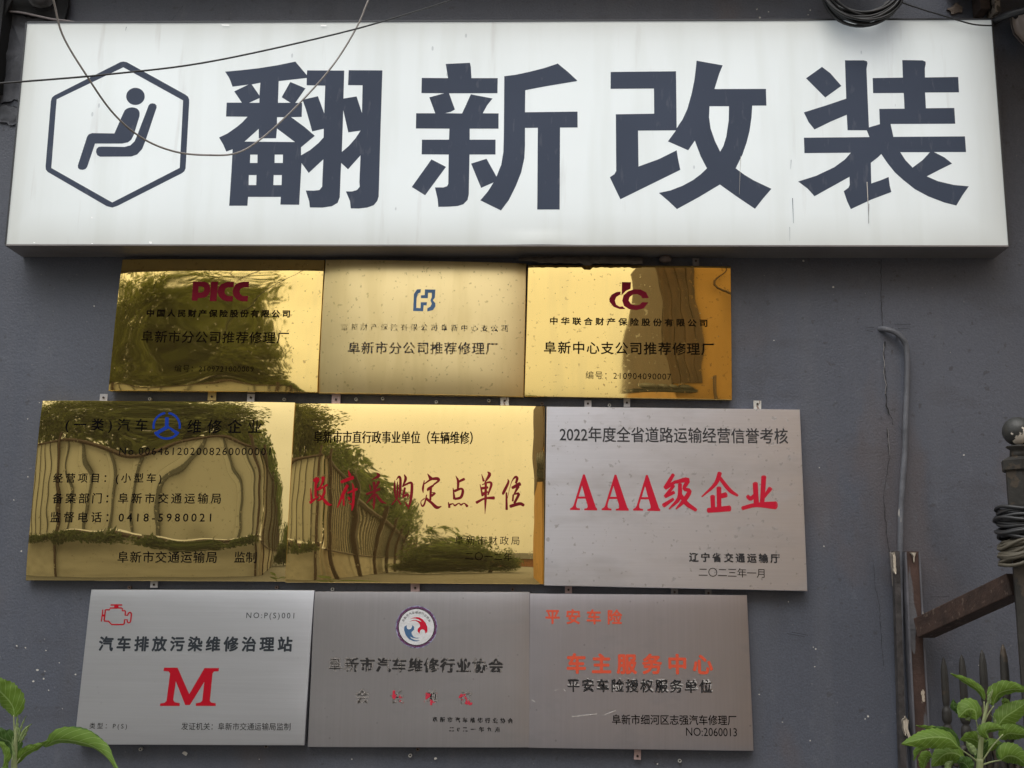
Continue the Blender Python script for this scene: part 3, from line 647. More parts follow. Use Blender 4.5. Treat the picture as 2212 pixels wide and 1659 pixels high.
# middle left
t = tr(27.43, 850.35, .28522)
def arc(cx, cy, r0, r1, a0, a1, n=24):
    A_ = np.linspace(R(a0), R(a1), n)
    return [(cx+r1*math.cos(a), cy-r1*math.sin(a)) for a in A_]+[(cx+r0*math.cos(a), cy-r0*math.sin(a)) for a in A_[::-1]]
logo(4, [[t(arc(1165, 245, 91, 108, 97, 192))], [t(arc(1165, 245, 91, 108, 83, -12))], [t([(1152,178),(1180,178),(1180,250),(1152,250)])],
    [t([(1152,246),(1180,246),(1180,262),(1085,318),(1072,296)])], [t([(1180,246),(1180,262),(1246,318),(1262,294)])],
    [t(arc(1165, 235, 96, 114, 212, 328))]], 'blue2', 'logo')
text(4, '(一类)汽车', 141.5, 317.8, 919, 920, 31, ink, bold=.02); text(4, '维修企业', 405, 565, 920.5, 921.5, 30, ink, bold=.02)
text(4, 'No.006461202008260000001', 258, 584, 974.5, 975.5, 16, ink)
text(4, '经营项目：(小型车)', 114.7, 349, 1034, 1034, 24, ink, bold=.02); text(4, '备案部门：阜新市交通运输局', 113, 477, 1076, 1076.5, 23, ink, bold=.02)
text(4, '监督电话：0418-5980021', 108, 456, 1117, 1117, 23, ink, bold=.02); text(4, '阜新市交通运输局', 254, 468, 1203, 1203.5, 25, ink, bold=.02); text(4, '监制', 506, 554, 1203.5, 1204, 24, ink, bold=.02)
# middle centre
text(5, '阜新市市直行政事业单位（车辆维修）', 677, 1021, 943.5, 945.5, 28, inkb, bold=.03, weight=(1.4, .3)); text(5, '阜新市财政局', 983, 1122, 1167, 1168, 19, inkb, weight=(1.2, .3)); text(5, '二〇一二年', 1005, 1106, 1201, 1203, 18, inkb)
ta = lambda x, y_: (658.33+x*.114086, 1009.44+y_*.114086)
tb = lambda x, y_: (894.24+x*.114086, 1009.44+y_*.114086)
ZH = [[(170,255,60),(240,225,90),(205,330,50),(205,560,48)],[(205,440,25),(280,380,30)],[(110,400,15),(125,620,40)],[(100,670,55),(260,550,25)],[(350,185,70),(330,300,40),(250,440,25)],[(250,430,30),(430,330,38)],[(375,380,25),(370,480,48),(310,600,42),(240,630,15)],[(265,510,20),(350,600,48),(430,690,62),(515,715,15)]]
FU = [[(825,60,15),(855,160,60)],[(690,280,60),(920,190,70)],[(810,340,60),(720,520,60),(620,760,20)],[(790,400,35),(740,500,30),(740,720,35)],[(900,300,15),(925,420,42),(915,700,50),(890,820,20)],[(915,730,30),(830,660,10)],[(810,490,30),(990,410,50)],[(830,570,45),(855,620,40)]]
CAI = [[(1355,100,10),(1400,160,60),(1265,240,10)],[(1225,325,15),(1250,420,35)],[(1310,280,55),(1320,400,50)],[(1400,270,55),(1340,400,30)],[(1170,510,42),(1420,410,52)],[(1320,400,45),(1315,650,45),(1305,790,20)],[(1300,520,55),(1170,680,15)],[(1350,510,42),(1450,640,55),(1545,685,10)],[(1310,740,20),(1260,690,8)]]
GOU = [[(1705,250,15),(1700,400,42),(1720,580,25)],[(1730,240,8),(1785,175,40),(1812,240,48),(1805,440,50),(1790,580,14)],[(1755,280,18),(1755,480,38),(1740,590,32),(1650,710,20)],[(1760,610,28),(1820,700,34)],[(1885,140,20),(1910,220,52),(1850,370,20)],[(1850,360,28),(2000,290,42),(2030,360,52),(2010,600,52),(1960,790,15)],[(1955,740,45),(1890,650,8)],[(1895,390,42),(1860,570,34)],[(1860,570,30),(1950,510,44),(1945,580,15)]]
DING = [[(255,120,10),(330,230,85)],[(320,225,40),(190,320,20)],[(195,250,15),(170,400,42),(175,485,12)],[(330,220,45),(440,215,62),(470,250,42),(370,330,30)],[(370,340,34),(275,410,55),(260,450,20)],[(320,370,48),(310,620,38)],[(330,540,52),(400,490,30),(340,480,15)],[(240,520,18),(200,690,34),(155,735,30),(132,650,14),(200,590,20)],[(230,590,52),(330,670,52),(430,760,64),(520,740,10)]]
DIAN = [[(790,160,10),(835,260,48),(830,420,38)],[(850,270,42),(955,220,52)],[(740,390,14),(765,600,52)],[(765,450,50),(895,405,42),(925,460,52),(885,570,52),(770,600,42)],[(650,660,15),(672,760,48)],[(670,710,42),(740,690,20),(775,725,34),(850,680,20),(890,712,34),(950,680,20),(1010,740,54)]]
DAN = [[(1280,130,10),(1320,260,44)],[(1395,85,20),(1430,140,64),(1340,290,20)],[(1250,320,12),(1300,540,48)],[(1290,330,15),(1420,282,38),(1465,330,48),(1400,520,28)],[(1275,400,52),(1400,380,42)],[(1290,515,62),(1390,460,42)],[(1360,290,42),(1355,600,48),(1345,880,8)],[(1180,670,54),(1340,590,38),(1520,580,64)]]
WEI = [[(1775,220,10),(1785,290,44),(1695,480,54),(1690,520,15)],[(1750,480,32),(1755,800,48)],[(1768,590,10),(1840,300,12),(1915,185,42),(1955,210,52),(1930,300,42)],[(1860,390,54),(2010,310,74)],[(1975,360,60),(1890,520,24)],[(1880,520,34),(1870,640,34)],[(1900,510,22),(1985,505,52),(1900,680,44)],[(1820,740,62),(2000,690,62),(2080,720,54)]]
for cset, ff, mm in ((ZH, ta, 'red2'), (FU, ta, 'red2'), (CAI, ta, 'maroon2'), (GOU, ta, 'maroon2'), (DING, tb, 'maroon2'), (DIAN, tb, 'maroon2'), (DAN, tb, 'maroon2'), (WEI, tb, 'maroon2')):
    polymesh('brush_character', strokes(cset, ff, 4), PLQ[5]['map'], M['maroon2' if mm == 'maroon2' else 'red2'], PLQ[5]['root'], .0004, .00001)
# middle right
t = tr(1217.9, 1003.96, .218252)
for k in range(3):
    ox, oy = 312*k, 3*k
    polymesh('red_letter', [[t([(x+ox, y_+oy) for x, y_ in [(190,95),(208,95),(310,400),(318,422),(330,435),(330,452),(202,450),(202,434),(228,430),(236,418),(232,390),(216,336),(138,336),(122,390),(122,415),(132,428),(160,432),(160,449),(62,447),(62,432),(85,420),(97,400)]]), t([(x+ox, y_+oy) for x, y_ in [(180,205),(210,314),(147,314)]])]], PLQ[6]['map'], M['red'], PLQ[6]['root'], .0004)
tt = lambda x, y_: (1217.9+x*.218252, 1003.96+y_*.218252)
JI = [[(1085,95,34),(1005,230,44)],[(1005,232,36),(1110,165,32)],[(1090,205,30),(1003,315,36)],[(1003,315,34),(1092,272,34)],[(985,405,44),(1085,338,28)],[(1112,170,34),(1225,150,50),(1190,235,34),(1245,262,42),(1185,360,44),(1110,437,14)],[(1150,190,38),(1140,330,42),(1042,437,14)],[(1152,290,34),(1210,380,46),(1310,450,32)]]
QI = [[(1545,78,44),(1500,190,38),(1365,318,12)],[(1530,110,34),(1640,250,40),(1722,306,22)],[(1535,225,48),(1537,435,44)],[(1550,312,46),(1608,296,54)],[(1472,308,46),(1477,435,44)],[(1425,452,48),(1645,432,58)]]
YE = [[(1895,180,50),(1905,390,52)],[(1980,115,50),(1962,390,44)],[(1815,310,34),(1850,335,44),(1890,290,20)],[(2045,232,44),(1965,342,24)],[(1765,432,38),(1900,398,44),(2100,402,80)]]
for cset in (JI, QI, YE): polymesh('brush_character', strokes(cset, tt, 4), PLQ[6]['map'], M['red'], PLQ[6]['root'], .0004, .00001)
text(6, '2022年度全省道路运输经营信誉考核', 1209, 1702.6, 937, 941.6, 34, worn('thin_black_print', (.02, .02, .025), 70, .33, (1, 1, 1), 2), bold=.022)
text(6, '辽宁省交通运输厅', 1488, 1684, 1203.5, 1206.5, 21, worn('chipped_black_print', (.012, .012, .016), 150, .38, (1.4, 1, .7), 12), bold=.075)
text(6, '二〇二三年一月', 1509, 1651, 1235.5, 1238.5, 20, ink)
# bottom left
t = tr(137.15, 1256.3, .252973)
logo(7, [[t([(860,735),(975,735),(1078,960),(1205,738),(1328,738),(1325,765),(1285,768),(1274,785),(1255,1015),(1265,1030),(1305,1037),(1305,1060),(1135,1060),(1137,1037),(1175,1030),(1190,1015),(1205,855),(1085,1052),(1045,1052),(962,850),(942,1010),(955,1028),(998,1037),(998,1060),(830,1060),(832,1040),(870,1032),(885,1018),(912,785),(900,768),(855,762)])]], 'red2', 'letter_m')
te = lambda x, y_: (208.47+x*.039683, 1294.72+y_*.039683)
eng = [[(405,590,75),(440,572,75),(630,570,75),(690,472,75),(1280,465,75),(1335,500,75),(1345,618,75),(1490,620,75),(1508,650,75),(1505,870,75),(1640,870,75),(1665,790,75),(1700,735,75),(1760,712,75),(1820,740,75),(1843,800,75),(1815,1150,75),(1780,1240,75),(1715,1285,75),(1650,1250,75),(1625,1190,75),(1620,1115,75),(1480,1110,75),(1465,1310,75),(1410,1372,75),(780,1372,75),(590,1192,75),(360,1180,75),(360,1100,75),(405,590,75)],
    [(270,560,62),(200,1200,62)],[(230,880,110),(380,880,110)],[(700,305,75),(1320,305,75)],[(1010,305,230),(1010,450,230)]]
polymesh('engine_symbol', strokes(eng, te, 1, False), PLQ[7]['map'], M['red2'], PLQ[7]['root'], .0004, .00001)
text(7, 'NO:P(S)001', 530.5, 634, 1331, 1332, 16, inkn); text(7, '汽车排放污染维修治理站', 212, 631, 1390.5, 1391.5, 33, inkn, bold=.07)
text(7, '类型：P(S)', 196, 277, 1568, 1568.5, 15, ink); text(7, '发证机关：阜新市交通运输局监制', 394, 629, 1568, 1569, 16, ink)
# bottom centre
text(8, '阜新市汽车维修行业协会', 709, 1087, 1434, 1437, 33, M['ghost'], bold=.06, dz=.0002)
text(8, '阜新市汽车维修行业协会', 709, 1087, 1435.5, 1438.5, 33, worn('flaked_black_print', (.012, .011, .012), 75, .44, (1.3, 1, .5), 4, grad=(-.27, -.17, .5)), bold=.085, weight=(1.5, .5))
text(8, '会长单位', 767, 1022, 1503, 1506, 33, M['ghost'], bold=.07, dz=.0002)
text(8, '会长单位', 767, 1022, 1505, 1508, 33, worn('flaked_red_print', (.5, .02, .05), 55, .57, (1, 1, 1), 8, grad=(-.22, -.05, .35)), bold=.1)
text(8, '阜新市汽车维修行业协会', 934, 1108, 1554, 1557, 12, worn('flaked_small_print', (.012, .011, .012), 230, .42, (1.4, 1, .5), 5), bold=.1); text(8, '二0二一年九月', 970, 1079, 1575, 1576, 12, worn('flaked_small_print_b', (.012, .011, .012), 180, .42, (1.4, 1, .5), 9), bold=.1)
em = lambda x, y_: (844.86+x*.069444, 1294.72+y_*.069444)
def rring(cx, cy, r, jag, n=72, f_=em): return [f_(cx+(r+random.uniform(-jag, jag))*math.cos(2*math.pi*k/n), cy+(r+random.uniform(-jag, jag))*1.02*math.sin(2*math.pi*k/n)) for k in range(n)]
emb = polymesh('round_emblem', [[rring(790, 860, 545, 0)]], PLQ[8]['map'], M['white'], PLQ[8]['root'], .0008)
for nm, r1, r0, jg, c_, z_ in (('emblem_halo', 650, 600, 8, (.2, .2, .3), .0003), ('emblem_ring', 622, 575, 16, (.09, .015, .06), .0004), ('emblem_rim', 572, 540, 2, (.03, .015, .025), .0006)):
    mm = mat(nm+'_colour', c_, .6, nscale=120, namt=.7)
    if nm == 'emblem_ring':
        mm = worn('emblem_ring_worn', (.1, .02, .09), 260, .36, (1, 1, 1), 1)
    polymesh(nm, [[rring(790, 860, r1, jg), rring(790, 860, r0, jg*.3)]], PLQ[8]['map'], mm, PLQ[8]['root'], z_)
e_ = lambda r: [em(x, y_) for x, y_ in r]
polymesh('red_spanner', [[e_([(600,600),(700,565),(790,553),(880,562),(990,625),(1080,740),(1130,860),(1130,1010),(1060,1065),(1055,1000),(1030,950),(975,930),(920,950),(895,1000),(895,1070),(825,1000),(830,910),(905,840),(890,770),(840,710),(760,665),(660,665),(570,690),(680,642),(800,648),(900,685),(950,695),(850,620),(740,590)])]], PLQ[8]['map'], M['red'], PLQ[8]['root'], .0009)
polymesh('blue_spanner', [[e_([(490,800),(485,860),(500,910),(555,940),(620,915),(650,860),(655,800),(715,850),(715,940),(635,1020),(650,1090),(700,1160),(780,1195),(900,1195),(800,1215),(680,1200),(570,1150),(640,1220),(740,1270),(900,1275),(800,1305),(700,1300),(560,1240),(460,1120),(405,960),(410,850)])]], PLQ[8]['map'], M['blue'], PLQ[8]['root'], .0009)
def arc_text():
    V = []; Fc = []
    for k, c in enumerate('阜新市汽车维修行业协会'):
        an = R(153-k*126/10); v, f = tmesh(c, 1.0); c0 = (v.min(0)+v.max(0))/2; q = (v-c0)*82/np.ptp(v[:, 1])
        cx, cy = 790+455*math.cos(an), 860-455*math.sin(an); rt = math.pi/2-an
        for x, y_ in q:
            X, Y = x*math.cos(rt)+y_*math.sin(rt), -x*math.sin(rt)+y_*math.cos(rt)
            p = PLQ[8]['map'](*em(cx+X, cy-Y)); p[1] -= .00095; V.append(p)
        o0 = len(V)-len(v); Fc += [[i+o0 for i in ff] for ff in f]
    obj('emblem_lettering', V, Fc, M['ink'], PLQ[8]['root'])
arc_text()
# bottom right
text(9, '平安车险', 1178, 1344, 1331.5, 1333, 33, M['orange'], bold=.06); text(9, '车主服务中心', 1224, 1540, 1433, 1435, 45, M['orange'], bold=.075)
text(9, '平安车险授权服务单位', 1226, 1540, 1478, 1480.5, 28, worn('pale_residue_print', (.45, .43, .42), 45, .5, (1, 1, 2), 2), bold=.07, dz=.0002)
text(9, '平安车险授权服务单位', 1225, 1538, 1480.5, 1483, 29, worn('black_print_chipped', (.012, .011, .013), 60, .36, (1, 1, 1), 7), bold=.04)
text(9, '阜新市细河区志强汽车修理厂', 1322, 1591, 1554, 1556, 22, ink, bold=.02); text(9, 'NO:2060013', 1482, 1592, 1580.5, 1582, 18, ink)
for (x0, y0, x1, y1) in [(1198, 1492, 1206, 1489), (1217, 1488, 1222, 1494), (1306, 1544, 1330, 1535), (1235, 1548, 1290, 1542), (1148, 1512, 1156, 1516)]:
    V = [PLQ[9]['map'](*q) for q in ((x0, y0-.7), (x1, y1-.7), (x1, y1+.7), (x0, y0+.7))]
    for q in V: q[1] -= .0005
    obj('scratch', V, [(0, 1, 2, 3)], M['ghost_w'], PLQ[9]['root'])
o = None
# mounting tabs
M['tab_steel'] = mat('steel_tab', (.42, .41, .42), .5, metal=.5, nscale=30, namt=.2); M['tab_pink'] = mat('primed_tab', (.36, .26, .25), .6, nscale=40, namt=.2)
M['tab_brass'] = mat('brass_tab', (.5, .38, .16), .5, metal=.7); M['tab_white'] = spots(mat('flaking_white_tab', (.5, .49, .46), .7), (.2, .13, .1), 110, .55); M['tab_dark'] = mat('dim_tab', (.17, .16, .165), .6)
M['screw'] = mat('rusty_screw', (.05, .035, .03), .6, metal=.5)
def tab(key, px, py, m, wP=15, hP=16, up=True, rot=0):
    root = PLQ[key]['root']; a, b = at(px-wP/2, py-hP/2, -.0075), at(px+wP/2, py+hP/2, -.0075)
    c = (a+b)/2; wx, hz = abs(b[0]-a[0])/2, abs(a[2]-b[2])/2
    ext = .022 if up else -.022        # runs on behind the plaque
    z0, z1 = (c[2]-hz, c[2]+hz+ext) if up else (c[2]-hz+ext, c[2]+hz)
    def tl(v):
        v = v.copy(); x, z = v[:, 0]-c[0], v[:, 2]-c[2]; v[:, 0] = c[0]+x*math.cos(rot)-z*math.sin(rot); v[:, 2] = c[2]+x*math.sin(rot)+z*math.cos(rot); return v
    tb_ = MB().box((c[0]-wx, -.0085, z0), (c[0]+wx, -.0065, z1), tl).build('mounting_tab', M[m], root)
    MB().tube([(c[0], -.0108, c[2]), (c[0], -.0086, c[2])], .0032, 10).build('screw', M['screw'], tb_)
tab(4, 224, 859, 'tab_steel', up=False); tab(1, 458, 857, 'tab_brass', 17); tab(4, 542, 859, 'tab_steel', 15, up=False); tab(2, 726, 863, 'tab_pink', 18, 18)
tab(5, 1090, 866, 'tab_white', 18, 15, up=False, rot=.04); tab(6, 1270, 872, 'tab_steel', 15, 14, up=False); tab(3, 1354, 870, 'tab_steel', 14, 18); tab(6, 1636, 873, 'tab_white', 17, 15, up=False, rot=-.03)
tab(4, 333, 1263, 'tab_steel', 15, 13); tab(5, 897, 1270, 'tab_pink', 19, 16, rot=.03); tab(6, 1228, 1274, 'tab_pink', 15, 16); tab(6, 1457, 1279, 'tab_dark', 15, 14); tab(6, 1530, 1281, 'tab_dark', 14, 13)
tab(9, 1377, 1633, 'tab_pink', 15, 16, rot=-.04); tab(3, 1503, 564, 'tab_dark', 14, 12, up=False); tab(7, 575, 1612, 'tab_dark', 8, 8)
# torn tape stuck over the joint under the light box
tape = thing('sealant_strip', at(1260, 562, -.03), 'torn brown sealant strip under the light box above the bright brass plaque', 'tape')
b = MB(); pts = []
for i in range(44):
    t_ = i/43; x = 1120+t_*268; top = 557-3*math.sin(t_*3.1)-random.uniform(0, 1.5); bot = 566.5+3*t_+(5 if .52 < t_ < .6 else 0)+random.uniform(-1, 1)+(-3 if t_ < .15 else 0)
    pts.append((at(x, top, -.012-.006*random.random()), at(x, bot, -.040-.006*random.random())))
V = [q for p in pts for q in p]+[q+np.array([0, .003, 0]) for p in pts for q in p]; n = len(pts)
fs = [(2*i, 2*i+1, 2*i+3, 2*i+2) for i in range(n-1)]+[(2*n+2*i, 2*n+2*i+2, 2*n+2*i+3, 2*n+2*i+1) for i in range(n-1)]+[(2*i+1, 2*n+2*i+1, 2*n+2*i+3, 2*i+3) for i in range(n-1)]
obj('strip', V, fs, mat('dusty_brown_sealant', (.11, .095, .085), .8, nscale=30, namt=.3, bump=.5, bscale=60), tape, True)
b = MB(); c = at(1437, 560, -.015); b.lathe(c-np.array([0, 0, .01]), [(.004, 0), (.016, .004), (.018, .012), (.012, .02), (.003, .024)], 10); b.build('sealant_blob', M['screw'] if 0 else mat('brown_foam', (.13, .1, .09), .9, bump=.8, bscale=90), tape, True)

# ================================================================= CONDUIT, CABLES
cond = thing('conduit_pipe', at(1952, 990, -.01), 'grey painted conduit pipe bending out of the wall right of the plaques', 'pipe')
M['cond'] = spots(mat('grey_painted_pipe', (.105, .11, .128), .6, nscale=20, namt=.3, bump=.6, bscale=60), (.45, .43, .4), 60, .7, amt=.9, stretch=(1, 1, .2), seed=2)
pp = [(1899, 711, .004), (1912, 711, -.012), (1933.7, 717.8, -.02), (1949.5, 731.7, -.02), (1957.5, 747.6, -.018), (1960, 781, -.016), (1959.5, 837, -.015), (1956.5, 896, -.015), (1954.5, 974, -.015), (1947.5, 1075, -.015), (1945, 1150, -.015), (1944.5, 1250, -.014), (1946, 1400, -.013), (1952, 1560, -.012), (1958, 1700, -.012)]
path = spline([at(x, y_, yy) for x, y_, yy in pp], 8)
MB().tube(path, .0078, 12).build('pipe_run', M['cond'], cond, True)
for x, y_ in ((1938, 722),): MB().tube([at(x, y_+6, -.002), at(x, y_+6, -.014)], .004, 8).build('clip', M['cond'], cond)
def wire(name, pts, r, m, label, cat, k=10):
    p = spline([at(*q) for q in pts], k); root = thing(name, p[len(p)//2], label, cat)
    MB().tube(p, r, 8).build('cable_run', m, root, True); return root
M['black_cable'] = mat('black_cable_sheath', (.02, .021, .024), .45); M['grey_cable'] = mat('weathered_grey_cable', (.27, .25, .24), .65, nscale=30, namt=.2)
M['brown_cable'] = mat('dusty_brown_cable', (.085, .075, .055), .6)
wire('overhead_cable', [(-160, 192, -1.0), (0, 180, -.9), (240, 160, -.78), (460, 132, -.66), (740, 70, -.45), (900, 24, -.3), (1000, -8, -.2)], [.0022]*61 and .0022, M['black_cable'], 'thin black cable slanting across the left half of the light box', 'cable')
wire('hanging_cable', [(80, -120, -.9), (114, -5, -.8), (135, 75, -.75), (185, 160, -.7), (245, 245, -.6), (310, 300, -.5), (380, 328, -.42), (450, 335, -.36), (513, 330, -.3), (570, 295, -.26), (650, 220, -.23), (720, 140, -.21), (770, 60, -.2), (798, -5, -.2), (840, -90, -.2)], .0025, M['grey_cable'], 'grey cable hanging in a loop in front of the light box', 'cable')
wire('wall_cable', [(20, 25, -.03), (50, 28, -.04), (110, 41, -.05), (150, 46, -.06), (215, 58, -.07), (300, 62, -.05)], .0035, mat('grey_pink_cable', (.24, .215, .22), .6), 'pinkish grey cable running along the top left corner of the light box', 'cable')
wire('signal_cable', [(1925, -20, -.12), (1943, 2, -.12), (1985, 18, -.12), (2024, 30, -.12), (2070, 44, -.12), (2105, 53, -.12), (2142, 55, -.115), (2150, 50, -.06)], .0022, M['black_cable'], 'thin black cable drooping over the top right corner of the light box', 'cable')
def coil(name, c, r, n, m, label, turns, tiltz=0., jitter=.012, rr=.0035, squash=1., ysp=.02, nn=40):
    root = thing(name, c, label, 'cable coil')
    for k in range(turns):
        a0 = random.uniform(0, 6.28); R_ = r*random.uniform(.82, 1.04); off = np.array([random.uniform(-jitter, jitter), random.uniform(-ysp, ysp), random.uniform(-jitter, jitter)])
        A_ = np.linspace(0, 2*math.pi, nn+1); ph = random.uniform(0, 6.28)
        P = [c+off+np.array([R_*math.cos(a), .008*math.sin(2*a+ph), squash*R_*math.sin(a)]) for a in A_]
        MB().tube(P, rr, 7, False).build('cable_loop', m, root, True)
    return root
coil('cable_coil', at(1860, -34, -.145), .112, 0, M['black_cable'], 'black cable coil hanging over the top edge of the light box', 40, ysp=.02, jitter=.010, squash=1.02, rr=.0038)
# dark fitting top left; the side block paints the black gap past the wall
bx = thing('dark_fitting_and_gap', at(40, -10, -.05), 'black fitting and painted dark gap in the top left corner above the light box', 'fitting')
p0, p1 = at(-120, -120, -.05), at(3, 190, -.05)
MB().box((p0[0], -.06, p1[2]), (at(-8, 190, -.05)[0], .0, p0[2])).build('dark_gap_block', M['dark'], bx)
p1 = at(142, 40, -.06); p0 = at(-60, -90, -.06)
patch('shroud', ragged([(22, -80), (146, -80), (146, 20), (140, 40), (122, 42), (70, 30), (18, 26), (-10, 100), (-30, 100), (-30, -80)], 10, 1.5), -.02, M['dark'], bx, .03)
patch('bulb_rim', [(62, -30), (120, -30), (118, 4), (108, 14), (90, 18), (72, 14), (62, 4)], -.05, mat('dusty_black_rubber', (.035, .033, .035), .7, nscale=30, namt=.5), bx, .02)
# fittings top right
st = thing('bracket_stub', at(2130, 10, -.03), 'rusty bracket stubs at the top right above the light box', 'bracket')
a, c_ = at(2110, -60, -.05), at(2136, 22, -.05); MB().box((a[0], -.06, c_[2]), (c_[0], 0, a[2])).build('brown_stub', mat('brown_stub_paint', (.05, .035, .03), .7, nscale=30, namt=.4), st)
a, c_ = at(2139, -60, -.06), at(2157, 31, -.06); MB().box((a[0], -.075, c_[2]), (c_[0], -.01, a[2])).build('pale_stub', spots(mat('pale_stub_paint', (.25, .22, .19), .7), (.06, .05, .04), 60, .5), st)
patch('bare_patch', ragged([(2045, 20), (2060, 12), (2066, 6), (2072, 12), (2080, 14), (2078, 26), (2066, 27), (2056, 30), (2052, 22)], 4, 1.2), -.002, mat('bare_render', (.17, .14, .12), .9), wall, .003)
fx = thing('wall_bracket', at(2205, 60, -.1), 'off white plastic bracket at the right edge above the fence post', 'bracket')
patch('bracket_body', [(2186, 30), (2215, 20), (2245, 40), (2245, 110), (2222, 100), (2208, 88), (2192, 70), (2187, 52)], -.06, mat('aged_white_plastic', (.36, .31, .29), .5), fx, .05)
o = MB().tube([at(2192, 38, -.13), at(2196, 34, -.13)], .006, 8).build('bracket_hole', M['dark'], fx)
wire('thick_black_cable', [(2150, 46, -.1), (2165, 38, -.13), (2185, 30, -.16), (2230, 18, -.2), (2300, 0, -.25)], .011, M['black_cable'], 'thick black cable leaving the top right corner of the light box', 'cable')

# ================================================================= IRON FENCE
rust = spots(mat('rusty_iron', (.042, .023, .017), .75, nscale=25, namt=.35, bump=.4, bscale=120), (.14, .10, .075), 60, .62, amt=.6, seed=2)
iron = spots(mat('weathered_iron', (.02, .018, .015), .6, nscale=18, namt=.4, bump=.3, bscale=90), (.06, .042, .026), 22, .56, amt=.7, seed=7)
chip = spots(mat('chipped_finial_paint', (.03, .031, .03), .5, bump=.3, bscale=90), (.62, .57, .5), 20, .59, amt=1, seed=13, width=.015)
greyed = spots(mat('overpainted_steel', (.1, .1, .115), .6, nscale=30, namt=.2), (.4, .36, .3), 45, .66, amt=.9, stretch=(1, 1, .3), seed=3)
rustp = spots(spots(mat('rusty_upright_paint', (.05, .026, .02), .7, nscale=14, namt=.4, bump=.5, bscale=80), (.1, .1, .11), 18, .56, amt=.9, seed=6, width=.04, stretch=(1.5, 1, .3)), (.45, .38, .3), 36, .7, amt=1, seed=8, width=.02, stretch=(1, 1, .4))
fen = thing('iron_fence', at(2100, 1650, -.2), 'rusty iron fence with ball topped post and spearheads at the right edge', 'fence')
M['bare'] = mat('peeling_pale_paint', (.42, .37, .3), .8, nscale=40, namt=.2)
# flat steel upright on the wall
def bar(name, top, bot, wP, y0, y1, m, parent=fen):
    a, b_ = at(top[0], top[1], y0), at(bot[0], bot[1], y0); w_ = wP*.0013
    vs = []
    for p in (b_, a):
        for dx_, yy in ((-w_/2, y0), (w_/2, y0), (w_/2, y1), (-w_/2, y1)): vs.append((p[0]+dx_, yy, p[2]))
    return MB().add(vs, [(0, 1, 5, 4), (1, 2, 6, 5), (2, 3, 7, 6), (3, 0, 4, 7), (0, 3, 2, 1), (4, 5, 6, 7)]).build(name, m, parent)
bar('wall_upright', (1971, 1191), (1999, 1720), 27, -.03, -.002, rustp)
bar('upright_flange', (1956.5, 1192), (1982, 1720), 4, -.036, -.002, greyed); bar('upright_flange', (1986, 1193), (2015, 1720), 3, -.034, -.002, greyed)
bar('wall_angle', (1937, 1190), (1954, 1720), 12, -.024, -.002, mat('tarred_angle', (.045, .04, .04), .7, nscale=30, namt=.5, bump=.8, bscale=60)); bar('wall_angle', (1927, 1192), (1938, 1310), 9, -.008, -.002, mat('peeling_putty', (.2, .18, .165), .8, nscale=40, namt=.4))
for pts in ([(1951, 1556), (1957, 1550), (1960, 1572), (1957, 1590), (1952, 1578)], [(1957, 1548), (1963, 1556), (1961, 1580), (1970, 1598), (1962, 1594), (1955, 1572)], [(1928, 1196), (1934, 1192), (1936, 1240), (1930, 1232)], [(1966, 1193), (1980, 1194), (1977, 1199), (1975, 1216), (1972, 1200)], [(2008, 1620), (2012, 1632), (2006, 1640)]):
    patch('peeling_paint', ragged(pts, 5, .8), -.037, M['bare'], fen, .002)
crackpts = [(1934, 1300), (1937, 1400), (1942, 1500), (1946, 1600), (1950, 1659)]
crack(crackpts, 3.4); crack([(x+2, y_) for x, y_ in crackpts], 1.2, 'lip', yoff=-.006)
# sloping square rail
a, b_ = at(1996, 1357, -.05), at(2200, 1262, -.43)
def sqbar(a, b_, hw, name, m, parent=fen, hy=None):
    d = (b_-a)/np.linalg.norm(b_-a); s_ = np.cross(d, (0, 0, 1)); s_ /= np.linalg.norm(s_); u = np.cross(s_, d); vs = []
    for p in (a, b_):
        for q, w_ in ((-1, -1), (1, -1), (1, 1), (-1, 1)): vs.append(p+s_*hw*q+u*hw*w_)
    me = MB().add(vs, [(0, 1, 5, 4), (1, 2, 6, 5), (2, 3, 7, 6), (3, 0, 4, 7), (0, 3, 2, 1), (4, 5, 6, 7)]); o = me.build(name, m, parent)
    bv = o.modifiers.new('b', 'BEVEL'); bv.width = .003; bv.segments = 2; return o
sqbar(a, b_, .0265, 'rail', rust)
# fence post
pc = at(2203, 1000, -.47); zt = lambda py: at(2203, py, -.47)[2]
def hexpost(prof, name, m, n=6, rot=R(12)):
    vs = []
    for r_, z in prof:
        for k in range(n): an = 2*math.pi*k/n+rot; vs.append((pc[0]+r_*math.cos(an), pc[1]+r_*math.sin(an), z))
    f = [(i*n+k, i*n+(k+1) % n, (i+1)*n+(k+1) % n, (i+1)*n+k) for i in range(len(prof)-1) for k in range(n)]+[list(range(n))[::-1], [len(vs)-n+k for k in range(n)]]
    return MB().add(vs, f).build(name, m, fen)
hexpost([(.036, 0.0), (.036, 1.2), (.036, zt(1012))], 'post', iron)
hexpost([(.040, zt(1019)), (.044, zt(1016)), (.045, zt(996)), (.03, zt(988))], 'post_cap', iron)
MB().lathe((pc[0], pc[1], 0), [(.022, zt(992)), (.021, zt(980)), (.02, zt(972)), (.028, zt(967)), (.028, zt(964)), (.014, zt(962))], 20).build('finial_neck', iron, fen, True)
zc = zt(932); rb = .0345
MB().lathe((pc[0], pc[1], zc), [(max(.001, rb*math.cos(a_)), rb*math.sin(a_)) for a_ in np.linspace(-1.5, 1.5, 18)], 28).build('finial_ball', chip, fen, True)
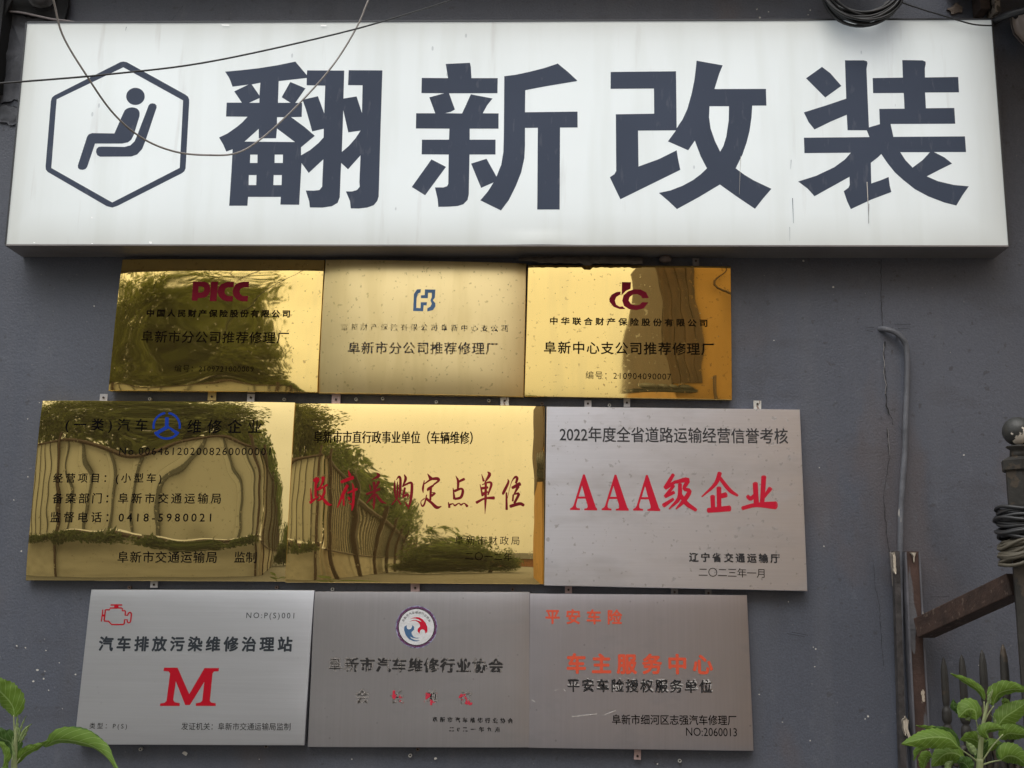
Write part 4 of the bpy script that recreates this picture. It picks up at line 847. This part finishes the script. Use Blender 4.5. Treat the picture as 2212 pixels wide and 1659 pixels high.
# spear pickets
for (x, tip, yy, s_) in [(2038, 1420, -.1, 1), (2077, 1414, -.2, 1.02), (2121, 1404, -.3, 1.03), (2166, 1392, -.42, 1.05)]:
    p = at(x, tip, yy); k = s_*.95; g_ = 1.15
    prof = [(.001, 0), (.0045, -.01), (.0075, -.03), (.0085, -.06), (.0085, -.115), (.0075, -.125), (.006, -.131), (.009, -.135), (.0115, -.145), (.0115, -.165), (.0095, -.172), (.0065, -.176), (.0095, -.181), (.0115, -.19), (.0115, -.21), (.007, -.222), (.0065, -1.2)]
    b = MB().lathe((p[0], p[1], p[2]), [(r_*k*g_, z*k) for r_, z in prof][::-1], 12); pk = b.build('picket', iron, fen, True)
    for sgn in (-1, 1):
        A_ = np.linspace(-.4, 2.6, 10); b = MB(); b.tube([(p[0]+sgn*(.008+.010*math.sin(a_)), p[1], p[2]-.262*k+.028*math.cos(a_)) for a_ in A_], .0085*k, 7); b.build('scroll', iron, pk, True)
# post coils, wrapped round the post
def wrap_coil(name, px, py, m, label, turns, R0, tilt, rr, spread):
    c = at(px, py, -.47); c = np.array([pc[0], pc[1], c[2]]); root = thing(name, c, label, 'cable coil')
    for k in range(turns):
        t_ = k/(turns-1)-.5; R_ = R0*random.uniform(.85, 1.08); A_ = np.linspace(0, 2*math.pi, 33); tl_ = tilt+random.uniform(-.12, .12)+t_*.3
        dz_ = t_*spread+random.uniform(-.004, .004); ph = random.uniform(0, 6)
        P = [c+np.array([R_*math.cos(a_)*1.0, R_*math.sin(a_)*.85, dz_+R_*math.cos(a_)*math.sin(tl_)+.004*math.sin(3*a_+ph)]) for a_ in A_]
        MB().tube(P, rr, 8, False).build('cable_loop', m, root, True)
wrap_coil('post_cable_coil', 2203, 1132, M['black_cable'], 'black cable coil wound round the fence post above the brown one', 19, .062, .0, .0044, .07)
wrap_coil('post_cable_coil', 2203, 1178, M['brown_cable'], 'dusty brown cable coil wound round the fence post under the black one', 15, .057, .38, .0044, .055)

# ================================================================= SAPLINGS
def leafmat(name, c, under):
    m = bpy.data.materials.new(name); m.use_nodes = True; t = m.node_tree; b = t.nodes['Principled BSDF']
    uv = N(m, 'ShaderNodeUVMap'); uv.uv_map = 'uv'; sp = N(m, 'ShaderNodeSeparateXYZ'); t.links.new(uv.outputs[0], sp.inputs[0])
    ab = N(m, 'ShaderNodeMath', operation='ABSOLUTE'); t.links.new(sp.outputs[1], ab.inputs[0])
    ma = N(m, 'ShaderNodeMath', operation='MULTIPLY_ADD'); t.links.new(ab.outputs[0], ma.inputs[0]); ma.inputs[1].default_value = -.22; t.links.new(sp.outputs[0], ma.inputs[2])
    mm = N(m, 'ShaderNodeMath', operation='MULTIPLY'); t.links.new(ma.outputs[0], mm.inputs[0]); mm.inputs[1].default_value = 9
    fr = N(m, 'ShaderNodeMath', operation='FRACT'); t.links.new(mm.outputs[0], fr.inputs[0])
    lt = N(m, 'ShaderNodeMath', operation='LESS_THAN'); t.links.new(fr.outputs[0], lt.inputs[0]); lt.inputs[1].default_value = .07
    l2 = N(m, 'ShaderNodeMath', operation='LESS_THAN'); t.links.new(ab.outputs[0], l2.inputs[0]); l2.inputs[1].default_value = .05
    mxv = N(m, 'ShaderNodeMath', operation='MAXIMUM'); t.links.new(lt.outputs[0], mxv.inputs[0]); t.links.new(l2.outputs[0], mxv.inputs[1])
    n = N(m, 'ShaderNodeTexNoise', Scale=30., Detail=4.); tc = N(m, 'ShaderNodeTexCoord'); t.links.new(tc.outputs['Object'], n.inputs['Vector'])
    cr = N(m, 'ShaderNodeMix', data_type='RGBA'); t.links.new(n.outputs[0], cr.inputs[0]); cr.inputs[6].default_value = (*[v*.65 for v in c], 1); cr.inputs[7].default_value = (*[v*1.35 for v in c], 1)
    ve = N(m, 'ShaderNodeMix', data_type='RGBA'); sc_ = N(m, 'ShaderNodeMath', operation='MULTIPLY'); t.links.new(mxv.outputs[0], sc_.inputs[0]); sc_.inputs[1].default_value = .33
    t.links.new(sc_.outputs[0], ve.inputs[0]); t.links.new(cr.outputs[2], ve.inputs[6]); ve.inputs[7].default_value = (*[v*2.2 for v in under], 1)
    ge = N(m, 'ShaderNodeNewGeometry'); un_ = N(m, 'ShaderNodeMix', data_type='RGBA'); t.links.new(ge.outputs['Backfacing'], un_.inputs[0]); t.links.new(ve.outputs[2], un_.inputs[6]); un_.inputs[7].default_value = (*under, 1)
    t.links.new(un_.outputs[2], b.inputs['Base Color']); b.inputs['Roughness'].default_value = .55; b.inputs['Specular IOR Level'].default_value = .3
    bp = N(m, 'ShaderNodeBump', Strength=.5, Distance=.001); bp.invert = True; t.links.new(mxv.outputs[0], bp.inputs['Height']); t.links.new(bp.outputs[0], b.inputs['Normal'])
    tl_ = N(m, 'ShaderNodeBsdfTranslucent'); t.links.new(un_.outputs[2], tl_.inputs[0]); ad = N(m, 'ShaderNodeMixShader'); ad.inputs[0].default_value = .35
    t.links.new(b.outputs[0], ad.inputs[1]); t.links.new(tl_.outputs[0], ad.inputs[2]); t.links.new(ad.outputs[0], t.nodes['Material Output'].inputs[0])
    return m
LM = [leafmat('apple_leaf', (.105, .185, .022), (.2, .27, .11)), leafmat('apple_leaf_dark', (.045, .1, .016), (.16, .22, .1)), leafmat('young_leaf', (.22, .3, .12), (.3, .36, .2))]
M['stem'] = mat('green_stem', (.24, .28, .13), .6, nscale=40, namt=.15)
def leaf(parent, pts, y, wP, mt=0, fold=.5, roll=0., ytip=None, name='leaf'):
    """pts: photo positions base..tip (3+ for an arched midrib); fold: how much the halves bend back from the midrib; roll turns the blade about the midrib"""
    ns, nw = 26, 6
    ytip = y if ytip is None else ytip
    mid = spline([at(px, py, y+(ytip-y)*i/(len(pts)-1)) for i, (px, py) in enumerate(pts)], 12)
    cum = np.r_[0, np.cumsum(np.linalg.norm(np.diff(mid, axis=0), axis=1))]; L = cum[-1]
    S = np.linspace(0, 1, ns+1); P = np.array([[np.interp(s_*L, cum, mid[:, k]) for k in range(3)] for s_ in S])
    T = np.gradient(P, axis=0); T /= np.linalg.norm(T, axis=1)[:, None]
    wm_ = wP*.0013*(3.12+y)/3.12*.5; V = []; U = []
    for i, s_ in enumerate(S):
        view = np.array([0, -1, 0.]); side = np.cross(T[i], view); side /= np.linalg.norm(side)+1e-9; nn = np.cross(side, T[i])
        side, nn = side*math.cos(roll)+nn*math.sin(roll), nn*math.cos(roll)-side*math.sin(roll)
        wd = wm_*(math.sin(math.pi*min(1, s_**.8*.985+.012))**.75)*(1-.25*s_)*1.15
        for j in range(-nw, nw+1):
            q = j/nw; ser = (1+.05*(1 if i % 2 else -1)) if abs(j) == nw else 1
            V.append(P[i]+side*wd*q*ser*math.cos(fold*abs(q)**.7)-nn*wd*abs(q)*math.sin(fold*abs(q)**.5)+nn*.0012*math.sin(s_*26+abs(q)*4)*abs(q)); U.append((s_, q))
    k = 2*nw+1; f = [(i*k+j, i*k+j+1, (i+1)*k+j+1, (i+1)*k+j) for i in range(ns) for j in range(k-1)]
    return obj(name, V, f, LM[mt], parent, True, uv=U)
def stem(parent, pts, r0, r1, name='stem'):
    p = spline([at(*q) for q in pts], 6); MB().tube(p, np.linspace(r0, r1, len(p)), 8).build(name, M['stem'], parent, True)
Y1 = -1.25
sp1 = thing('apple_sapling', at(30, 1659, Y1)*np.array([1, 1, 0]), 'young green apple shoot with drooping leaves at the bottom left', 'plant')
c8 = lambda x, y_: (x*.17325, 1371.5+y_*.17325)
stem(sp1, [(18, 2600, Y1), (24, 2000, Y1), (30, 1680, Y1), (*c8(185, 1500), Y1), (*c8(195, 1300), Y1), (*c8(205, 1120), Y1)], .008, .0016)
stem(sp1, [(*c8(190, 1300), Y1), (*c8(175, 1120), Y1), (*c8(170, 1000), Y1)], .0014, .001, 'leaf_stalk'); stem(sp1, [(*c8(165, 1640), Y1), (*c8(205, 1600), Y1), (*c8(250, 1540), Y1)], .0014, .001, 'leaf_stalk')
leaf(sp1, [c8(185, 1025), c8(140, 860), c8(-60, 650), c8(-220, 560)], Y1, 62, 0, .35, .3)
leaf(sp1, [c8(560, 1400), c8(720, 1310), c8(1030, 1345), c8(1270, 1460), c8(1480, 1720)], Y1+.02, 50, 0, .7, -.45, Y1-.12)
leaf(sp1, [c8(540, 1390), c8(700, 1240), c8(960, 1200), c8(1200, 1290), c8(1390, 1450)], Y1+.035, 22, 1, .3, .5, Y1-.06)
leaf(sp1, [c8(195, 1620), c8(300, 1480), c8(470, 1400), c8(595, 1320)], Y1, 24, 0, .6, -.5)
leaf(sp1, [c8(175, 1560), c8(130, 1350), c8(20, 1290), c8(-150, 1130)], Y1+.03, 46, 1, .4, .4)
leaf(sp1, [c8(40, 1640), c8(60, 1520), c8(20, 1400), c8(-60, 1300)], Y1-.02, 24, 0, .8, .3); leaf(sp1, [c8(0, 1700), c8(60, 1640), c8(90, 1560)], Y1-.02, 14, 0, .5, .3)
for q, w_ in ([[(225, 1240), (200, 1120), (222, 990)], 10], [[(215, 1310), (260, 1140), (322, 1010)], 7], [[(225, 1330), (290, 1190), (395, 1105)], 14], [[(240, 1350), (300, 1240), (360, 1130)], 9], [[(180, 1560), (150, 1400), (160, 1260)], 8]):
    leaf(sp1, [c8(*p_) for p_ in q], Y1-.01, w_, 2, .9, .3)
Y2 = -1.1
sp2 = thing('apple_sapling', at(2120, 1659, Y2)*np.array([1, 1, 0]), 'leafy apple sapling in front of the iron fence at the bottom right', 'plant')
c4 = lambda x, y_: (1892.7+x*.17324, 1371.5+y_*.17324)
stem(sp2, [(2105, 2600, Y2), (2110, 2000, Y2), (*c4(1290, 1700), Y2), (*c4(1290, 1600), Y2), (*c4(1310, 1300), Y2), (*c4(1340, 1080), Y2), (*c4(1390, 860), Y2), (*c4(1450, 690), Y2)], .008, .0014)
for q in ([(1290, 1600), (1160, 1500), (1030, 1410)], [(1310, 1590), (1440, 1400), (1580, 1240)], [(1335, 1090), (1350, 950), (1345, 830)], [(1350, 1080), (1400, 980), (1465, 885)], [(1280, 1300), (1270, 1180), (1245, 1060)], [(1330, 1620), (1450, 1580), (1600, 1560)], [(1290, 1250), (1380, 1270), (1400, 1290)]):
    stem(sp2, [(*c4(*p_), Y2) for p_ in q], .0016, .0011, 'leaf_stalk')
RL = [([(1350, 815), (1290, 700), (1130, 590), (925, 482)], 23, 0, .8, .5, 0), ([(1250, 1060), (1230, 940), (1130, 930), (1030, 1030)], 52, 0, .5, -.2, -.03), ([(1060, 1000), (1010, 930), (970, 900), (960, 800)], 22, 1, .6, .5, .02),
      ([(1455, 885), (1520, 740), (1700, 680), (1900, 700)], 42, 0, .6, -.4, 0), ([(1470, 850), (1560, 690), (1700, 640), (1880, 650)], 18, 1, .4, .4, .02), ([(1505, 1150), (1600, 1030), (1750, 930), (1930, 800)], 44, 0, .35, .2, .01),
      ([(1030, 1410), (900, 1290), (650, 1280), (315, 1360)], 46, 0, .5, -.4, -.05), ([(1040, 1390), (900, 1230), (680, 1220), (470, 1300)], 22, 1, .4, .4, -.02), ([(900, 1240), (780, 1190), (640, 1160), (495, 1130)], 13, 0, .5, .4, .02),
      ([(760, 1370), (640, 1400), (540, 1450), (470, 1570)], 26, 0, .7, .5, .02), ([(1110, 1560), (1000, 1480), (850, 1490), (690, 1640)], 50, 0, .5, -.3, -.02), ([(700, 1520), (640, 1530), (600, 1620), (590, 1700)], 30, 0, .5, .4, .05), ([(1400, 1290), (1370, 1200), (1480, 1170), (1615, 1180)], 30, 0, .7, -.3, -.03),
      ([(1550, 1300), (1650, 1230), (1780, 1240), (1950, 1260)], 38, 0, .5, -.3, 0), ([(1600, 1200), (1720, 1150), (1850, 1180), (1950, 1220)], 16, 1, .4, .3, .02), ([(1560, 1560), (1640, 1510), (1760, 1530), (1900, 1650)], 52, 0, .6, -.3, -.02), ([(1530, 1560), (1600, 1430), (1720, 1420), (1880, 1500)], 28, 1, .4, .3, .02),
      ([(1340, 1420), (1250, 1320), (1150, 1290), (1050, 1310)], 34, 0, .4, .3, .03), ([(1350, 1430), (1450, 1350), (1540, 1360), (1640, 1400)], 26, 0, .5, .4, .03), ([(1240, 1500), (1170, 1400), (1120, 1330)], 20, 2, .7, .4, -.02), ([(1350, 1280), (1300, 1200), (1290, 1110)], 20, 2, .6, .4, -.02),
      ([(1290, 1650), (1300, 1500), (1400, 1320)], 24, 1, .6, .3, .0), ([(1180, 1700), (1100, 1600), (1010, 1590)], 34, 1, .5, .3, -.03), ([(900, 1700), (900, 1620), (960, 1570)], 16, 2, .6, .3, -.03), ([(1580, 860), (1620, 820), (1690, 860)], 14, 0, .5, .3, .03), ([(1400, 860), (1410, 760), (1455, 675)], 8, 2, .8, .2, -.01), ([(1420, 860), (1425, 820), (1435, 790)], 7, 2, .6, .2, -.01), ([(1470, 1160), (1480, 1060), (1420, 990)], 5, 2, .6, .3, .0)]
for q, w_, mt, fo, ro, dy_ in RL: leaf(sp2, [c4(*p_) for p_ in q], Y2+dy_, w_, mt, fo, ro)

# ================================================================= THE LANE BEHIND THE CAMERA (seen in the brass)
cream = mat('cream_steel_sheet', (.55, .53, .45), .5, nscale=2, namt=.08); creamw = mat('cream_render', (.42, .4, .34), .85, nscale=2, namt=.15)
postm = mat('dark_red_steel_post', (.045, .018, .012), .6); rib_shade = mat('dark_rib_shade', (.1, .1, .085), .6); hedge = None  # dark strips along the ribs paint in their shade, faint under soft light
def corr_fence(name, a, b_, z0, z1, label, pitch=.2, posts=2.2, amp=.03, first=.3):
    a, b_ = np.array(a, float), np.array(b_, float); L = np.linalg.norm(b_-a); d = (b_-a)/L; n = np.array([-d[1], d[0]])
    root = thing(name, (a[0], a[1], 0), label, 'fence'); s_ = 0; pr = []
    k = 0
    while s_ < L:
        for ds, h in ((0, 0), (pitch*.72, 0), (pitch*.78, amp), (pitch*.94, amp), (pitch, 0)):
            pr.append((s_+ds, h))
        s_ += pitch
    per = 10*5; i0 = 0                                       # sheets of ten ribs each
    while i0 < len(pr)-1:
        seg = pr[i0:i0+per+1]; V = []
        for s2, h in seg:
            q = a+d*s2+n*h; V += [(q[0], q[1], z0), (q[0], q[1], z1)]
        obj('steel_sheet', V, [(2*i, 2*i+2, 2*i+3, 2*i+1) for i in range(len(seg)-1)], cream, root); i0 += per
    s_ = pitch
    while s_ < L:
        q = a+d*s_+n*.03; MB().box((q[0]-.018, q[1]-.018, z0), (q[0]+.018, q[1]+.018, z1)).build('rib_shade_strip', rib_shade, root); s_ += pitch
    s_ = first
    while s_ < L:
        q = a+d*s_+n*.1; MB().box((q[0]-.035, q[1]-.035, 0), (q[0]+.035, q[1]+.035, z1+.25)).build('post', postm, root); s_ += posts
    for zz in (z1+.02, z0-.05):
        p, q = a+n*.06, b_+n*.06; MB().tube([(p[0], p[1], zz), (q[0], q[1], zz)], .035, 6).build('rail', postm, root)
    wl = MB(); p, q = a, b_; c = [p+n*.0, q+n*.0, q-n*.25, p-n*.25]
    wl.add([(*c[i], 0) for i in range(4)]+[(*c[i], z0-.02) for i in range(4)], [(0, 1, 5, 4), (1, 2, 6, 5), (2, 3, 7, 6), (3, 0, 4, 7), (4, 5, 6, 7)]); wl.build('base_wall', creamw, root)
    return root
corr_fence('corrugated_fence', (-9.5, -7.2), (-2.35, -7.4), 2.15, 3.08, 'cream corrugated fence on a low wall across the lane, mirrored in the left brass plaques', .36, 2.65, first=1.75)
corr_fence('corrugated_fence', (-2.3, -7.6), (-3.9, -34), 2.05, 3.05, 'cream corrugated steel fence running away down the lane, mirrored in the centre brass plaque', .3, 3.2)
leafc = spots(mat('tree_foliage', (.17, .2, .05), .6, nscale=1.5, namt=.4), (.26, .29, .09), 6, .52, amt=.8, seed=1); 
def lucent(m, f=.6):
    t = m.node_tree; b = t.nodes['Principled BSDF']; tl = N(m, 'ShaderNodeBsdfTranslucent'); t.links.new(b.inputs['Base Color'].links[0].from_socket, tl.inputs[0])
    a = N(m, 'ShaderNodeMixShader'); a.inputs[0].default_value = f; t.links.new(b.outputs[0], a.inputs[1]); t.links.new(tl.outputs[0], a.inputs[2]); t.links.new(a.outputs[0], t.nodes['Material Output'].inputs[0])
lucent(leafc); bark = mat('bark', (.07, .05, .035), .9, nscale=9, namt=.3)
leafd = spots(mat('dark_tree_foliage', (.10, .135, .045), .6, nscale=1.5, namt=.4), (.16, .2, .07), 6, .52, amt=.8, seed=4)
lucent(leafd)
def crown(parent, blobs, n, size, m, name='crown'):
    P = []
    for (c, r) in blobs:
        k = int(n*(r[0]*r[1]*r[2])/sum(q[1][0]*q[1][1]*q[1][2] for q in blobs))
        d = rng.normal(size=(k, 3)); d /= np.linalg.norm(d, axis=1)[:, None]; rad = rng.random(k)**.4
        P.append(np.array(c)+d*rad[:, None]*np.array(r)*(1+.22*np.sin(d[:, :1]*7+d[:, 1:2]*5+c[0])))
    P = np.vstack(P); n_ = len(P)
    cl = np.array([mnoise.noise(Vector(p*1.6)) for p in P]); P = P[cl > -.2]; n_ = len(P)
    a = rng.normal(size=(n_, 3)); a /= np.linalg.norm(a, axis=1)[:, None]; b = rng.normal(size=(n_, 3)); b -= a*np.sum(a*b, 1)[:, None]; b /= np.linalg.norm(b, axis=1)[:, None]
    s_ = size*rng.uniform(.6, 1.3, (n_, 1))
    V = np.stack([P-a*s_, P+b*s_*.45, P+a*s_, P-b*s_*.45], 1).reshape(-1, 3)-wloc(parent)
    me = bpy.data.meshes.new(name); me.vertices.add(len(V)); me.vertices.foreach_set('co', V.ravel()); me.loops.add(4*n_); me.loops.foreach_set('vertex_index', np.arange(4*n_))
    me.polygons.add(n_); me.polygons.foreach_set('loop_start', np.arange(0, 4*n_, 4)); me.polygons.foreach_set('loop_total', np.full(n_, 4)); me.update(); me.validate(); me.materials.append(m)
    o = bpy.data.objects.new(name, me); o.parent = parent; col.objects.link(o); return o
def tree(x, y_, label, blobs, n, size, m, h, r=.14):
    root = thing('lane_tree', (x, y_, 0), label, 'tree'); b = MB()
    b.tube([(x, y_, 0), (x+.05, y_, h*.5), (x-.05, y_+.05, h)], [r, r*.75, r*.4], 9)
    for c, rr in blobs: b.tube([(x, y_, h*.55), ((x+c[0])/2, (y_+c[1])/2, (h*.6+c[2])/2+.1), tuple(c)], [r*.5, r*.3, r*.1], 6)
    b.build('trunk', bark, root, True); crown(root, blobs, n, size, m)
tree(-7.2, -9.6, 'broad leafy tree over the fence at the far left, mirrored in the PICC plaque', [((-7.5, -9.4, 4.6), (2.2, 1.6, 1.7)), ((-5.8, -9.2, 4.3), (1.7, 1.4, 1.5)), ((-6.8, -9.6, 6.4), (2.0, 1.6, 1.5)), ((-9.3, -9.5, 4.8), (1.8, 1.5, 1.8))], 30000, .085, leafc, 4.2, .2)
tree(-4.2, -9.4, 'leafy tree over the fence corner, its edge mirrored against the sky', [((-4.4, -9.2, 4.2), (1.5, 1.3, 1.3)), ((-3.5, -9.2, 4.9), (1.0, 1.1, 1.2)), ((-4.6, -9.4, 6.2), (1.4, 1.3, 1.2)), ((-3.4, -9.2, 3.8), (.8, .9, .75))], 20000, .08, leafc, 3.8, .16)
tree(-4.0, -14.0, 'bushy tree behind the receding fence', [((-3.9, -13.6, 3.8), (1.0, 1.6, .9)), ((-3.7, -15.6, 3.9), (.8, 1.5, .8))], 12000, .08, leafd, 3.2)
tree(-4.2, -20.0, 'bushy tree far down the receding fence', [((-3.9, -20, 3.7), (.9, 2.5, .9)), ((-3.8, -24, 3.6), (.9, 2.4, .8))], 9000, .09, leafd, 3.0)
tree(-1.2, -17.0, 'small round tree standing in the lane, mirrored in the centre brass plaque', [((-1.5, -17, 1.9), (.95, .9, .95)), ((-.75, -17, 1.35), (1.15, .9, 1.15)), ((-1.9, -17, 1.1), (.8, .8, .9))], 34000, .055, leafd, 1.9, .08)
hd = thing('ivy_hedge', (-6, -7.1, 0), 'low band of dark ivy along the foot of the corrugated fence', 'hedge')
crown(hd, [((-8.3+i*1.05, -7.05, 2.02), (.7, .16, .12)) for i in range(6)], 9000, .045, leafd, 'foliage')
# orange house with tiled eave on the right
och = mat('ochre_render', (.56, .31, .09), .8, nscale=1.5, namt=.12); brown = mat('brown_board', (.1, .055, .03), .7, nscale=6, namt=.4, stretch=(4, 4, .4)); tile = mat('dark_roof_tile', (.035, .034, .032), .8, nscale=9, namt=.4)
hs_ = thing('ochre_house', (3.5, -8.0, 0), 'ochre rendered house with a dark tiled eave, mirrored in the right brass plaque', 'house')
MB().box((.98, -5.6, 0), (7.2, -10.5, 6.3)).build('wall', och, hs_)
MB().box((.955, -5.6, 3.1), (.979, -10.5, 6.3)).build('side_cladding', brown, hs_)
for i in range(4): MB().box((.965+i*.085, -5.56, 3.12), (.965+i*.085+.078, -5.6, 6.3)).build('board', brown, hs_)
b = MB()
for x0 in np.arange(.72, 1.1, .12):
    b.tube([(x0, -5.6, 3.02), (x0, -5.2, 2.86)], .06, 7)
b.build('eave_tiles', tile, hs_, True); MB().box((.62, -5.62, 2.72), (1.16, -5.2, 2.84)).build('eave_board', tile, hs_)
MB().tube([(1.55, -5.5, 0), (1.55, -5.5, 3.3)], .045, 8).build('downpipe', brown, hs_, True)
MB().tube(spline([(1.2, -5.52, 6.2), (1.9, -5.5, 5.0), (1.6, -5.52, 4.2), (3.4, -5.5, 4.0)], 8), .02, 6).build('slack_cable', brown, hs_, True)
MB().box((2.3, -5.57, 1.0), (3.5, -5.6, 2.4)).build('window', M['dark'], hs_)
MB().box((1.2, -5.57, 1.9), (7.2, -5.6, 1.96)).build('string_course', brown, hs_)
# distant low house closing the lane
fh = thing('far_house', (0, -38, 0), 'low brick house closing the far end of the lane', 'house')
MB().box((-5.5, -38, 0), (5, -44, 2.2)).build('wall', mat('red_brown_brick', (.3, .13, .07), .9, nscale=3, namt=.2), fh)
MB().add([(-6, -37.5, 2.2), (5.5, -37.5, 2.2), (5.5, -44.5, 2.2), (-6, -44.5, 2.2), (-6, -41, 3.4), (5.5, -41, 3.4)], [(0, 1, 5, 4), (2, 3, 4, 5), (0, 4, 3), (1, 2, 5)]).build('roof', tile, fh)
